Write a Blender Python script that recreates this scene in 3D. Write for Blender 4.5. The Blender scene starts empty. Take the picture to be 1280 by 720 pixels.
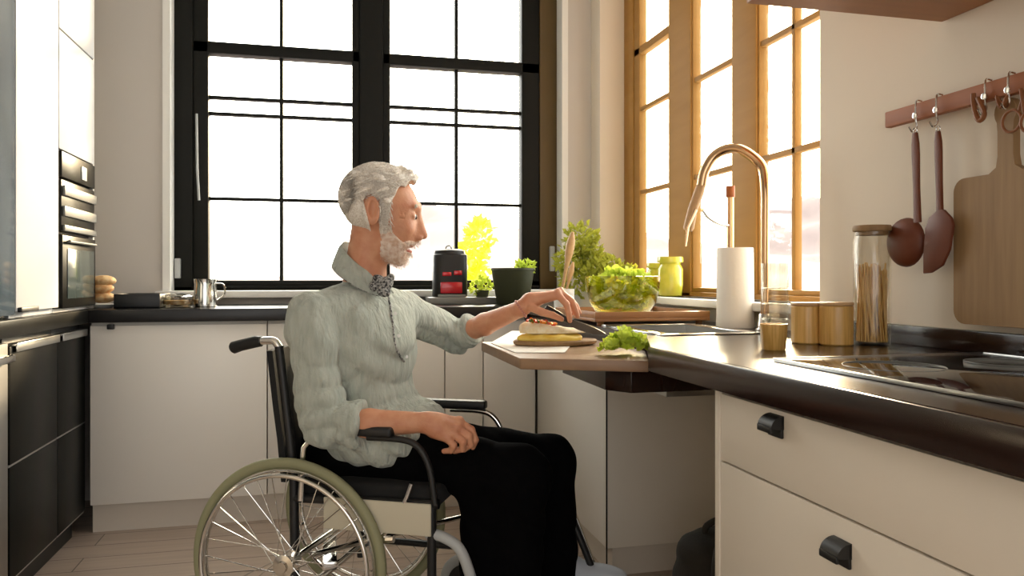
import bpy, bmesh, math, random
import numpy as np
from mathutils import Vector, Matrix

random.seed(7)
rng = np.random.default_rng(5)
C = bpy.context.scene.collection
H = 1.06; A = math.radians(13.6); FL = 950.0; HY = 348.0
CA, SA = math.cos(A), math.sin(A)
ORG = {}

def W(px, py, t):
    """world point seen at a pixel of the 1280x720 frame, t metres deep"""
    u = (px-640)/FL
    return Vector((t*(SA+u*CA), t*(CA-u*SA), H+(HY-py)/FL*t))
def onZ(px, py, z):
    return W(px, py, (H-z)*FL/(py-HY))
def YX(px, X):
    """Y of the point of plane X seen at column px"""
    u = (px-640)/FL
    return X*(CA-u*SA)/(SA+u*CA)
def XY(px, Y):
    u = (px-640)/FL
    return Y*(SA+u*CA)/(CA-u*SA)

# ------------------------------------------------------------ materials
MATS = {}
def mat(name, col, rough=.5, metal=0, bump=None, var=None, spec=.5, trans=0, ior=1.45, coat=0, sheen=0,
        sss=0, alpha=1, emit=None):
    """bump=(scale(xyz) , strength, dist) var=(scale(xyz), col2, contrast)"""
    m = bpy.data.materials.new(name); m.use_nodes = True
    nt = m.node_tree; N = nt.nodes; L = nt.links
    b = N['Principled BSDF']
    b.inputs['Base Color'].default_value = (*col, 1)
    b.inputs['Roughness'].default_value = rough
    b.inputs['Metallic'].default_value = metal
    b.inputs['Specular IOR Level'].default_value = spec
    b.inputs['Transmission Weight'].default_value = trans
    b.inputs['IOR'].default_value = ior
    b.inputs['Coat Weight'].default_value = coat
    b.inputs['Sheen Weight'].default_value = sheen
    if sss:
        b.inputs['Subsurface Weight'].default_value = sss
        b.inputs['Subsurface Radius'].default_value = (.012, .005, .003)
        b.inputs['Subsurface Scale'].default_value = 1.0
    if emit:
        b.inputs['Emission Color'].default_value = (*emit[0], 1)
        b.inputs['Emission Strength'].default_value = emit[1]
    tc = N.new('ShaderNodeTexCoord')
    def noise(sc, detail=4, dist=0):
        mp = N.new('ShaderNodeMapping'); mp.inputs['Scale'].default_value = sc
        L.new(tc.outputs['Object'], mp.inputs[0])
        nz = N.new('ShaderNodeTexNoise'); nz.inputs['Scale'].default_value = 1
        nz.inputs['Detail'].default_value = detail; nz.inputs['Distortion'].default_value = dist
        L.new(mp.outputs[0], nz.inputs['Vector'])
        return nz
    if var:
        nz = noise(var[0], 5, var[3] if len(var) > 3 else .3)
        r = N.new('ShaderNodeValToRGB')
        w = var[2]
        r.color_ramp.elements[0].position = .5-w; r.color_ramp.elements[1].position = .5+w
        r.color_ramp.elements[0].color = (*col, 1); r.color_ramp.elements[1].color = (*var[1], 1)
        L.new(nz.outputs['Fac'], r.inputs[0]); L.new(r.outputs[0], b.inputs['Base Color'])
    if bump:
        nz = noise(bump[0], 5, .2)
        bp = N.new('ShaderNodeBump'); bp.inputs['Strength'].default_value = bump[1]
        bp.inputs['Distance'].default_value = bump[2]
        L.new(nz.outputs['Fac'], bp.inputs['Height']); L.new(bp.outputs[0], b.inputs['Normal'])
    MATS[name] = m
    return m

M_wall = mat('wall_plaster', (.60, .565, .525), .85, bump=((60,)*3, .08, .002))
M_wallr = mat('wall_plaster_glow_cream', (.80, .72, .60), .8, bump=((60,)*3, .08, .002))  # cream tone with part of the warm window glow mixed into the colour
M_ceil = mat('ceiling_white', (.8, .78, .74), .9)
M_reveal = mat('reveal_white', (.85, .84, .80), .7)
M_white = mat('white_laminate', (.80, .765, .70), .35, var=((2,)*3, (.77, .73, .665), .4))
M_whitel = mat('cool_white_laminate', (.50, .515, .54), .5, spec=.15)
M_whitey = mat('warm_white_laminate', (.74, .68, .58), .4, var=((2,)*3, (.75, .69, .60), .4))
M_plinth = mat('plinth_beige', (.62, .56, .48), .5)
M_gap = mat('shadow_gap_black', (.01, .009, .008), .8)
M_blackgl = mat('black_gloss_front', (.006, .006, .005), .3, spec=.1)
M_fridge = mat('dark_glass_front', (.03, .045, .06), .12, var=((3, 3, 1.5), (.09, .12, .16), .2))
M_steel = mat('brushed_steel', (.55, .55, .54), .28, 1, bump=((300, 5, 5), .1, .001))
M_chrome = mat('chrome', (.78, .77, .74), .12, 1)
M_chromeb = mat('bronze_chrome', (.62, .40, .22), .2, 1)
M_top = mat('dark_brown_worktop', (.015, .005, .003), .22, spec=.42, var=((30, 4, 4), (.02, .008, .005), .2))
M_topb = mat('black_worktop', (.012, .011, .011), .3, spec=.45)
M_glassblk = mat('hob_glass', (.006, .006, .007), .05, spec=.7)
M_frameb = mat('window_frame_black', (.006, .006, .004), .55, spec=.25)
M_framebr = mat('window_frame_flare_brown', (.10, .062, .018), .5)  # brown puts the sun flare into the colour of the back window's right stile
M_frameo = mat('window_frame_flare_gold', (.43, .23, .06), .6, spec=.3, var=((3, 3, 20), (.37, .19, .045), .3))  # sun-flare warmth painted into the right window's frame colour
M_railw = mat('red_brown_wood', (.38, .12, .03), .6, var=((4, 3, 60), (.28, .08, .02), .3))
M_uten = mat('dark_red_wood', (.16, .040, .014), .5, var=((20, 20, 5), (.115, .028, .011), .25))
M_board = mat('cutting_board_wood', (.36, .22, .10), .6, var=((60, 60, 4), (.25, .145, .062), .3))
M_hood = mat('underside_wood', (.40, .165, .05), .5, var=((3, 40, 3), (.32, .12, .035), .3))
M_pull = mat('pull_out_wood', (.30, .185, .10), .4, var=((6, 60, 30), (.24, .14, .08), .3))
M_traywood = mat('tray_wood', (.36, .17, .065), .4, var=((6, 60, 30), (.27, .12, .045), .3))
M_lightwood = mat('light_wood', (.62, .40, .20), .5, var=((6, 30, 60), (.5, .3, .14), .3))
M_black = mat('black_plastic', (.010, .010, .010), .45)
M_blackf = mat('black_fabric', (.010, .010, .010), .9, bump=((400,)*3, .3, .001))
M_trouser = mat('black_trousers', (.0022, .0022, .0025), .95, spec=.06, bump=((50, 50, 20), .25, .004))
M_tire = mat('olive_tyre', (.27, .27, .155), .6, bump=((200,)*3, .2, .001))
M_cream = mat('cream_panel', (.56, .52, .40), .5)
M_greyp = mat('grey_plastic', (.42, .44, .44), .4)
M_skin = mat('skin', (.64, .33, .195), .48, sss=.12, var=((28,)*3, (.54, .22, .12), .22), bump=((130,)*3, .5, .002))
M_hair = mat('silver_hair', (.92, .88, .80), .55, var=((260, 60, 260), (.58, .51, .42), .2), bump=((300,)*3, .3, .001))
M_beard = mat('white_beard', (.80, .68, .58), .7, var=((70,)*3, (.62, .42, .30), .12), bump=((500,)*3, .5, .001))
M_eye = mat('eye_white', (.7, .66, .62), .15)
M_iris = mat('iris_dark', (.05, .035, .03), .1)
M_lip = mat('lip', (.50, .15, .11), .45)
M_shirt = mat('sage_grey_linen', (.46, .49, .43), .9, sheen=.2, bump=((45, 45, 11), 1.0, .018), var=((60, 60, 14), (.37, .405, .35), .2))
M_kerch = mat('grey_check_cloth', (.03, .03, .035), .85, var=((160,)*3, (.40, .40, .38), .08))
M_paper = mat('paper_white', (.85, .82, .75), .8, bump=((120,)*3, .2, .002))
M_cloth = mat('white_cloth', (.86, .82, .76), .85, bump=((90,)*3, .3, .003))
def leafmat(name, c1, c2):
    m = mat(name, c1, .5, var=((70,)*3, c2, .15))
    b = m.node_tree.nodes['Principled BSDF']
    nt = m.node_tree
    tr = nt.nodes.new('ShaderNodeBsdfTranslucent'); tr.inputs[0].default_value = (*c2, 1)
    mx = nt.nodes.new('ShaderNodeMixShader'); mx.inputs[0].default_value = .4
    out = nt.nodes['Material Output']
    nt.links.new(b.outputs[0], mx.inputs[1]); nt.links.new(tr.outputs[0], mx.inputs[2])
    nt.links.new(mx.outputs[0], out.inputs['Surface'])
    return m
M_herb = leafmat('herb_leaf', (.24, .28, .03), (.42, .42, .05))
M_lett = leafmat('lettuce_leaf', (.36, .50, .03), (.62, .72, .09))
M_tree = leafmat('yellow_leaf', (.62, .70, .02), (.8, .85, .05))
M_dkleaf = leafmat('dark_leaf', (.10, .16, .02), (.2, .28, .04))
M_pot = mat('dark_olive_pot', (.045, .05, .022), .6)
M_cheese = mat('yellow_omelette', (.75, .50, .06), .45, var=((40,)*3, (.85, .66, .16), .2), bump=((100,)*3, .3, .002))
M_wrap = mat('pale_flatbread', (.85, .78, .60), .7, var=((60,)*3, (.78, .64, .38), .15), bump=((80,)*3, .3, .003))
M_red = mat('red_pepper', (.62, .07, .02), .35)
M_orange = mat('orange_carrot', (.8, .28, .03), .4)
M_bread = mat('bread_crust', (.50, .24, .08), .7, var=((40,)*3, (.70, .50, .26), .15), bump=((60,)*3, .4, .004))
M_redglow = mat('red_plastic', (.55, .01, .02), .2, coat=.5)
M_amber = mat('amber_wood_grain', (.78, .48, .15), .3, var=((150, 150, 6), (.55, .30, .07), .2), coat=.4)
M_pasta = mat('spaghetti', (.9, .62, .24), .5, var=((90, 90, 3), (.7, .42, .12), .2))
M_yel = mat('yellow_glaze', (.80, .72, .10), .25, coat=.6, var=((25,)*3, (.62, .62, .05), .2))
M_bag = mat('dark_brown_canvas', (.022, .018, .013), .85, bump=((150,)*3, .4, .003))
M_bagl = mat('tan_leather', (.14, .09, .04), .6)
M_bead = mat('pink_beads', (.5, .22, .16), .3)
M_blade = mat('dark_blade', (.10, .085, .075), .3, .6)
M_leather = mat('brown_leather', (.25, .09, .03), .5)
M_hill = mat('hazy_hill', (.20, .15, .145), .95, var=((.03,)*3, (.25, .20, .185), .2))
M_field = mat('field_ground', (.22, .2, .14), .95)
M_grey = mat('grey_slab', (.22, .22, .2), .4)

def glassmat(name, tint=(1, 1, 1), rough=.0, ior=1.45, thin=False):
    m = bpy.data.materials.new(name); m.use_nodes = True
    nt = m.node_tree; N = nt.nodes; L = nt.links; N.remove(N['Principled BSDF'])
    tr = N.new('ShaderNodeBsdfTransparent'); tr.inputs[0].default_value = (*tint, 1)
    gl = N.new('ShaderNodeBsdfGlossy'); gl.inputs['Roughness'].default_value = rough+.02
    lf = N.new('ShaderNodeLayerWeight'); lf.inputs[0].default_value = .5
    pw = N.new('ShaderNodeMath'); pw.operation = 'POWER'; pw.inputs[1].default_value = 4
    lw = N.new('ShaderNodeMath'); lw.operation = 'MULTIPLY_ADD'; lw.inputs[1].default_value = (ior-1)*1.1; lw.inputs[2].default_value = (ior-1)*.1
    L.new(lf.outputs['Facing'], pw.inputs[0]); L.new(pw.outputs[0], lw.inputs[0])
    mx = N.new('ShaderNodeMixShader'); out = N['Material Output']
    L.new(lw.outputs[0], mx.inputs[0]); L.new(tr.outputs[0], mx.inputs[1]); L.new(gl.outputs[0], mx.inputs[2])
    L.new(mx.outputs[0], out.inputs['Surface'])
    return m
M_pane = glassmat('window_glass', (.97, .98, .97), ior=1.3)
M_glass = glassmat('clear_glass', (.93, .92, .89), ior=1.55)
M_bowl = glassmat('lime_glass_bowl', (.92, .86, .42), ior=1.9)
M_ghost = glassmat('tinted_glass', (.88, .88, .84), ior=2.2)

def floormat():
    m = bpy.data.materials.new('oak_plank_floor'); m.use_nodes = True
    nt = m.node_tree; N = nt.nodes; L = nt.links; b = N['Principled BSDF']
    tc = N.new('ShaderNodeTexCoord')
    br = N.new('ShaderNodeTexBrick'); br.inputs['Scale'].default_value = 1
    br.inputs['Brick Width'].default_value = 1.6; br.inputs['Row Height'].default_value = .14
    br.inputs['Mortar Size'].default_value = .0025
    br.inputs['Color1'].default_value = (.50, .40, .32, 1); br.inputs['Color2'].default_value = (.42, .33, .265, 1)
    br.inputs['Mortar'].default_value = (.12, .09, .07, 1)
    L.new(tc.outputs['Object'], br.inputs['Vector'])
    mp = N.new('ShaderNodeMapping'); mp.inputs['Scale'].default_value = (2, 40, 1)
    L.new(tc.outputs['Object'], mp.inputs[0])
    nz = N.new('ShaderNodeTexNoise'); nz.inputs['Scale'].default_value = 1; nz.inputs['Detail'].default_value = 6
    L.new(mp.outputs[0], nz.inputs['Vector'])
    mx = N.new('ShaderNodeMix'); mx.data_type = 'RGBA'; mx.blend_type = 'MULTIPLY'; mx.inputs[0].default_value = .6
    r = N.new('ShaderNodeValToRGB'); r.color_ramp.elements[0].position = .3; r.color_ramp.elements[1].position = .7
    r.color_ramp.elements[0].color = (.7, .68, .66, 1)
    L.new(nz.outputs['Fac'], r.inputs[0])
    L.new(br.outputs['Color'], mx.inputs[6]); L.new(r.outputs[0], mx.inputs[7])
    L.new(mx.outputs[2], b.inputs['Base Color']); b.inputs['Roughness'].default_value = .35
    return m
M_floor = floormat()

# ------------------------------------------------------------ mesh builder
def basis(d):
    d = Vector(d).normalized()
    u = Vector((0, 0, 1)) if abs(d.z) < .9 else Vector((1, 0, 0))
    x = u.cross(d).normalized(); y = d.cross(x)
    return x, y
class MB:
    def __init__(s): s.v = []; s.f = []
    def add(s, vs, fs):
        o = len(s.v); s.v += [tuple(v) for v in vs]; s.f += [tuple(i+o for i in f) for f in fs]; return s
    def bm(s, bm):
        bm.verts.index_update()
        s.add([v.co[:] for v in bm.verts], [[v.index for v in f.verts] for f in bm.faces]); bm.free(); return s
    def box(s, lo, hi, bev=0.0, rot=None, seg=2):
        bm = bmesh.new(); bmesh.ops.create_cube(bm, size=1)
        lo = Vector(lo); hi = Vector(hi); c = (lo+hi)/2; d = hi-lo
        for v in bm.verts: v.co = Vector((v.co.x*d.x, v.co.y*d.y, v.co.z*d.z))
        if bev: bmesh.ops.bevel(bm, geom=bm.edges[:], offset=bev, segments=seg, affect='EDGES', profile=.5)
        for v in bm.verts: v.co = (rot @ v.co if rot else v.co) + c
        return s.bm(bm)
    def tube(s, pts, r, n=10, closed=False, caps=True):
        pts = [Vector(p) for p in pts]; k = len(pts)
        rr = r if isinstance(r, (list, tuple)) else [r]*k
        vs = []; fs = []; px = None
        for i, p in enumerate(pts):
            if closed: d = pts[(i+1) % k]-pts[i-1]
            else: d = pts[min(i+1, k-1)]-pts[max(i-1, 0)]
            d.normalize()
            if px is None: x, y = basis(d)
            else:
                x = px-d*px.dot(d)
                x = x.normalized() if x.length > 1e-6 else basis(d)[0]
                y = d.cross(x)
            px = x
            for j in range(n):
                a = 2*math.pi*j/n; vs.append(p+(x*math.cos(a)+y*math.sin(a))*rr[i])
        for i in range(k if closed else k-1):
            i2 = (i+1) % k
            for j in range(n):
                fs.append((i*n+j, i*n+(j+1) % n, i2*n+(j+1) % n, i2*n+j))
        if caps and not closed:
            fs.append(tuple(range(n))[::-1]); fs.append(tuple((k-1)*n+j for j in range(n)))
        return s.add(vs, fs)
    def lathe(s, prof, c, n=32, axis=None, sx=1, sy=1):
        """prof [(r,h)...] around axis from centre c"""
        c = Vector(c); ax = Vector(axis).normalized() if axis is not None else Vector((0, 0, 1))
        if axis is None: x, y = Vector((1, 0, 0)), Vector((0, 1, 0))
        else: x, y = basis(ax)
        vs = []; fs = []; idx = []
        for (r, h) in prof:
            if r <= 1e-6: idx.append([len(vs)]*n); vs.append(c+ax*h)
            else:
                idx.append(list(range(len(vs), len(vs)+n)))
                for j in range(n):
                    a = 2*math.pi*j/n; vs.append(c+ax*h+(x*math.cos(a)*sx+y*math.sin(a)*sy)*r)
        for i in range(len(prof)-1):
            p, q = idx[i], idx[i+1]
            for j in range(n):
                f = []
                for w in (p[j], p[(j+1) % n], q[(j+1) % n], q[j]):
                    if w not in f: f.append(w)
                if len(f) > 2: fs.append(tuple(f))
        return s.add(vs, fs)
    def prism(s, poly, z0, z1, bev=0.0):
        """poly xy list"""
        bm = bmesh.new()
        vs = [bm.verts.new((x, y, z0)) for x, y in poly]; f = bm.faces.new(vs)
        r = bmesh.ops.extrude_face_region(bm, geom=[f])
        for e in r['geom']:
            if isinstance(e, bmesh.types.BMVert): e.co.z = z1
        bmesh.ops.recalc_face_normals(bm, faces=bm.faces[:])
        if bev: bmesh.ops.bevel(bm, geom=bm.edges[:], offset=bev, segments=2, affect='EDGES', profile=.5)
        return s.bm(bm)
    def ell(s, c, r, n=20, rot=None, jit=0):
        bm = bmesh.new(); bmesh.ops.create_uvsphere(bm, u_segments=n, v_segments=max(6, n//2), radius=1)
        c = Vector(c)
        for v in bm.verts:
            k = 1+random.uniform(-jit, jit)
            w = Vector((v.co.x*r[0], v.co.y*r[1], v.co.z*r[2]))*k
            v.co = (rot @ w if rot else w)+c
        return s.bm(bm)
    def torus(s, c, R, r, axis, n=64, m=10, rr=None):
        c = Vector(c); x, y = basis(axis); ax = Vector(axis).normalized(); vs = []; fs = []
        for i in range(n):
            a = 2*math.pi*i/n; d = x*math.cos(a)+y*math.sin(a)
            for j in range(m):
                b = 2*math.pi*j/m
                vs.append(c+d*(R+r*math.cos(b))+ax*((rr or r)*math.sin(b)))
        for i in range(n):
            for j in range(m):
                fs.append((i*m+j, ((i+1) % n)*m+j, ((i+1) % n)*m+(j+1) % m, i*m+(j+1) % m))
        return s.add(vs, fs)
    def build(s, name, m, parent=None, smooth=True, angle=40, xf=None):
        me = bpy.data.meshes.new(name)
        vs = s.v
        if xf: vs = [xf(Vector(v)) for v in vs]
        if parent is not None: o0 = ORG[parent.name]
        else:
            a = np.array(vs); o0 = Vector(((a[:, 0].min()+a[:, 0].max())/2, (a[:, 1].min()+a[:, 1].max())/2, a[:, 2].min()))
        me.from_pydata([(v[0]-o0[0], v[1]-o0[1], v[2]-o0[2]) for v in vs], [], s.f)
        me.update()
        bm = bmesh.new(); bm.from_mesh(me); bmesh.ops.recalc_face_normals(bm, faces=bm.faces[:]); bm.to_mesh(me); bm.free()
        o = bpy.data.objects.new(name, me); C.objects.link(o)
        me.materials.append(m)
        if smooth:
            me.shade_smooth()
            if angle < 180: me.set_sharp_from_angle(angle=math.radians(angle))
        if parent is not None: o.parent = parent
        else: o.location = o0
        ORG[o.name] = o0
        return o
def tag(o, label, cat, group=None, kind=None):
    o['label'] = label; o['category'] = cat
    if group: o['group'] = group
    if kind: o['kind'] = kind
    return o
def thing(name, loc, label=None, cat=None, group=None, kind=None):
    o = bpy.data.objects.new(name, None); C.objects.link(o); o.location = loc; o.empty_display_size = .05
    ORG[o.name] = Vector(loc)
    if label: tag(o, label, cat, group, kind)
    elif kind: o['kind'] = kind
    return o
def dup(root, loc, label, group=None, rotz=None):
    r = root.copy(); C.objects.link(r); r.location = loc; r['label'] = label
    if group: r['group'] = group
    if rotz is not None: r.rotation_euler = (0, 0, rotz)
    for ch in list(root.children):
        c = ch.copy(); C.objects.link(c); c.parent = r
        for g in ch.children:
            d = g.copy(); C.objects.link(d); d.parent = c
    return r
def struct(o): o['kind'] = 'structure'; return o
def bez(p0, p1, p2, p3, n=12):
    p0, p1, p2, p3 = map(Vector, (p0, p1, p2, p3)); out = []
    for i in range(n+1):
        t = i/n; s = 1-t
        out.append(p0*s**3+p1*3*s*s*t+p2*3*s*t*t+p3*t**3)
    return out
def smoothpath(pts, n=6):
    """catmull-rom"""
    P = [Vector(p) for p in pts]; P = [P[0]*2-P[1]]+P+[P[-1]*2-P[-2]]; out = []
    for i in range(1, len(P)-2):
        for k in range(n):
            t = k/n
            out.append(.5*((2*P[i])+(P[i+1]-P[i-1])*t+(2*P[i-1]-5*P[i]+4*P[i+1]-P[i+2])*t*t+(3*P[i]-P[i-1]-3*P[i+1]+P[i+2])*t**3))
    out.append(P[-2]); return out

# ------------------------------------------------------------ signed-distance surfaces (for the body, clothes)
def surface(fn, lo, hi, h):
    lo = np.array(lo, float); hi = np.array(hi, float); K = 4
    nc = np.ceil((hi-lo)/(h*K)).astype(int)+1
    ax = [lo[i]+(np.arange(nc[i])+.5)*h*K-.5*h for i in range(3)]
    g = np.stack(np.meshgrid(*ax, indexing='ij'), -1).reshape(-1, 3)
    dc = fn(g).reshape(nc)
    act = np.abs(dc) < h*K*2.2
    V = np.repeat(np.repeat(np.repeat(dc, K, 0), K, 1), K, 2).astype(np.float32)
    a = np.repeat(np.repeat(np.repeat(act, K, 0), K, 1), K, 2)
    ii = np.argwhere(a)
    out = np.empty(len(ii), np.float32)
    for s in range(0, len(ii), 400000):
        out[s:s+400000] = fn(lo+ii[s:s+400000]*h)
    V[a] = out
    ins = V < 0
    c = np.zeros(tuple(n-1 for n in V.shape), np.int8)
    for dx in (0, 1):
        for dy in (0, 1):
            for dz in (0, 1):
                c += ins[dx:dx+c.shape[0], dy:dy+c.shape[1], dz:dz+c.shape[2]]
    cell = np.argwhere((c > 0) & (c < 8))
    idm = -np.ones(c.shape, np.int64); idm[tuple(cell.T)] = np.arange(len(cell))
    acc = np.zeros((len(cell), 3)); cnt = np.zeros(len(cell))
    co = np.array([(x, y, z) for x in (0, 1) for y in (0, 1) for z in (0, 1)])
    for p in range(8):
        for q in range(p+1, 8):
            if np.abs(co[p]-co[q]).sum() != 1: continue
            va = V[tuple((cell+co[p]).T)]; vb = V[tuple((cell+co[q]).T)]
            m = (va < 0) != (vb < 0)
            t = np.where(m, va/np.where(m, va-vb, 1), 0)
            acc += m[:, None]*(co[p]+(co[q]-co[p])*t[:, None]); cnt += m
    verts = lo+(cell+acc/cnt[:, None])*h
    faces = []
    for axn in range(3):
        b1, b2 = (axn+1) % 3, (axn+2) % 3
        s0 = [slice(None)]*3; s1 = [slice(None)]*3; s0[axn] = slice(0, -1); s1[axn] = slice(1, None)
        i0, i1 = ins[tuple(s0)], ins[tuple(s1)]
        e = np.argwhere(i0 != i1)
        ok = (e[:, b1] > 0) & (e[:, b2] > 0) & (e[:, b1] < c.shape[b1]) & (e[:, b2] < c.shape[b2])
        e = e[ok]; d1 = np.zeros(3, int); d1[b1] = 1; d2 = np.zeros(3, int); d2[b2] = 1
        q = np.stack([idm[tuple(x.T)] for x in (e-d1-d2, e-d2, e, e-d1)], 1)
        flip = ~i0[tuple(e.T)]
        q[flip] = q[flip][:, ::-1]
        faces.append(q)
    return verts, np.concatenate(faces)
def sdf_obj(name, fn, lo, hi, h, m, parent, smooth_it=0):
    v, f = surface(fn, lo, hi, h)
    me = bpy.data.meshes.new(name); me.from_pydata(v.tolist(), [], f.tolist()); me.update(); me.shade_smooth()
    me.materials.append(m)
    o = bpy.data.objects.new(name, me); C.objects.link(o); o.parent = parent
    ORG[o.name] = ORG[parent.name]
    print('sdf', name, len(v))
    return o
def smin(a, b, k):
    h = np.clip(.5+.5*(b-a)/k, 0, 1)
    return b+(a-b)*h-k*h*(1-h)
def smax(a, b, k): return -smin(-a, -b, k)
def rc(p, a, b, ra, rb):
    a = np.array(a); ba = np.array(b)-a
    t = np.clip((p-a)@ba/(ba@ba), 0, 1)
    return np.linalg.norm(p-a-t[:, None]*ba, axis=1)-(ra+(rb-ra)*t)
def ell(p, c, r, R=None):
    q = p-np.array(c)
    if R is not None: q = q@R
    r = np.array(r)
    k0 = np.linalg.norm(q/r, axis=1); k1 = np.linalg.norm(q/(r*r), axis=1)+1e-9
    return k0*(k0-1)/k1
def Rz(deg):
    a = math.radians(deg); return np.array([[math.cos(a), -math.sin(a), 0], [math.sin(a), math.cos(a), 0], [0, 0, 1]])
# ============================================================ ROOM
XR = 1.42; YB = 4.0; XL = -1.62; ZC = 2.95; YF = -2.6
struct(MB().box((XL-.2, YF, -.05), (XR+.2, YB+.2, 0)).build('floor', M_floor))
struct(MB().box((XL-.2, YF, ZC), (XR+.2, YB+.2, ZC+.1)).build('ceiling', M_ceil))
struct(MB().box((XL-.2, YF, 0), (XL, YB+.2, ZC)).build('wall_left', M_wall))
# back wall with its window opening
BX0, BX1, BZ0, BZ1 = -.77, 1.27, 1.0, 2.78
wb = MB()
wb.box((XL, YB, 0), (BX0, YB+.2, ZC)); wb.box((BX1, YB, 0), (XR+.2, YB+.2, ZC))
wb.box((BX0, YB, 0), (BX1, YB+.2, BZ0)); wb.box((BX0, YB, BZ1), (BX1, YB+.2, ZC))
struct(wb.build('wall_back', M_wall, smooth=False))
RY0, RY1, RZ0, RZ1 = 1.98, 3.86, .98, 2.78
wr = MB()
wr.box((XR, YF, 0), (XR+.2, RY0, ZC)); wr.box((XR, RY1, 0), (XR+.2, YB, ZC))
wr.box((XR, RY0, 0), (XR+.2, RY1, RZ0)); wr.box((XR, RY0, RZ1), (XR+.2, RY1, ZC))
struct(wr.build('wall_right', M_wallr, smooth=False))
# white linings of the window reveals
tr_ = MB()
tr_.box((BX0-.012, YB-.012, BZ0), (BX0+.022, YB+.1, BZ1)); tr_.box((BX1-.022, YB-.012, BZ0), (BX1+.012, YB+.1, BZ1))
struct(tr_.build('trim_1', M_reveal))
struct(MB().box((BX0-.03, YB-.10, BZ0-.035), (BX1+.03, YB+.1, BZ0), .006).build('trim_2', M_reveal))
struct(MB().box((XR-.05, RY0-.02, RZ0-.03), (XR+.12, RY1+.0, RZ0), .006).build('trim_3', M_reveal))

def window_unit(name, frame_m, tf, posts, rails, panes, bars, depth, extra=None):
    """tf maps (s,z,d) -> world; posts/rails/bars rects (s0,s1,z0,z1)"""
    r = thing(name, tf((posts[0][0]+posts[-1][1])/2, rails[0][2], 0), kind='structure')
    def boxes(rects, d0, d1, bev=.004):
        m = MB()
        for (s0, s1, z0, z1) in rects:
            p = tf(s0, z0, d0); q = tf(s1, z1, d1)
            m.box([min(p[i], q[i]) for i in range(3)], [max(p[i], q[i]) for i in range(3)], bev)
        return m
    return r, boxes
# ---- back window, plane Y ~ 4.12
def tb(s, z, d): return Vector((s, 4.14+d, z))
Xp = lambda px: XY(px, 4.14)
r1 = thing('window_1', (.25, 4.14, BZ0), kind='structure')
def bb(rects, d0, d1, bev, m, nm, tf, parent):
    b = MB()
    for (s0, s1, z0, z1) in rects:
        p = tf(s0, z0, d0); q = tf(s1, z1, d1)
        b.box([min(p[i], q[i]) for i in range(3)], [max(p[i], q[i]) for i in range(3)], bev)
    return b.build(nm, m, parent)
x220, x240, x262, x352, x440, x448, x478, x487, x570, x650, x672, x693 = [Xp(v) for v in (218, 243, 262, 352, 440, 449, 478, 487, 570, 650, 672, 694)]
bb([(x220, x240, BZ0, BZ1), (x448, x478, BZ0, BZ1), (x220, x693, BZ1-.05, BZ1), (x220, x672, BZ0, BZ0+.022)], -.05, .05, .006, M_frameb, 'window_frame', tb, r1)
bb([(x672, x693, BZ0, BZ1)], -.05, .05, .006, M_framebr, 'window_stile', tb, r1)
ZT = 2.235
for (a, b_, mm, c_) in ((x240, x448, x352, M_frameb), (x478, x672, x570, M_frameb)):
    lo_m = M_framebr if a > .2 else M_frameb
    sa = bb([(a, x262 if a < 0 else x487, BZ0+.02, BZ1-.05), (x440 if a < 0 else x650, b_, BZ0+.02, BZ1-.05),
             (a, b_, BZ0+.02, BZ0+.05), (a, b_, ZT-.032, ZT+.028), (a, b_, BZ1-.09, BZ1-.05)], -.04, .035, .005, M_frameb, 'window_sash', tb, r1)
    bb([(mm-.009, mm+.009, BZ0+.04, BZ1-.06)], -.02, .02, .003, M_frameb, 'mullion', tb, r1)
    bb([(a+.02, b_-.02, z-.008, z+.008) for z in (1.468, 1.902, 1.985)], -.018, .018, .003, M_frameb, 'glazing_bar', tb, r1)
    bb([(a+.02, b_-.02, BZ0+.04, BZ1-.06)], -.003, .003, 0, M_pane, 'pane', tb, r1)
for px, z0, z1 in ((225, 1.06, 1.16), (686, 1.10, 1.24)):
    x = Xp(px); b = MB(); b.box((x-.014, 4.065, z0), (x+.014, 4.09, z1), .005); b.build('handle', M_greyp, r1)
b = MB(); x = Xp(252); b.tube([(x, 4.06, 1.45), (x-.006, 4.045, 1.6), (x-.01, 4.05, 1.88)], .006); b.build('stay_rod', M_greyp, r1)
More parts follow.
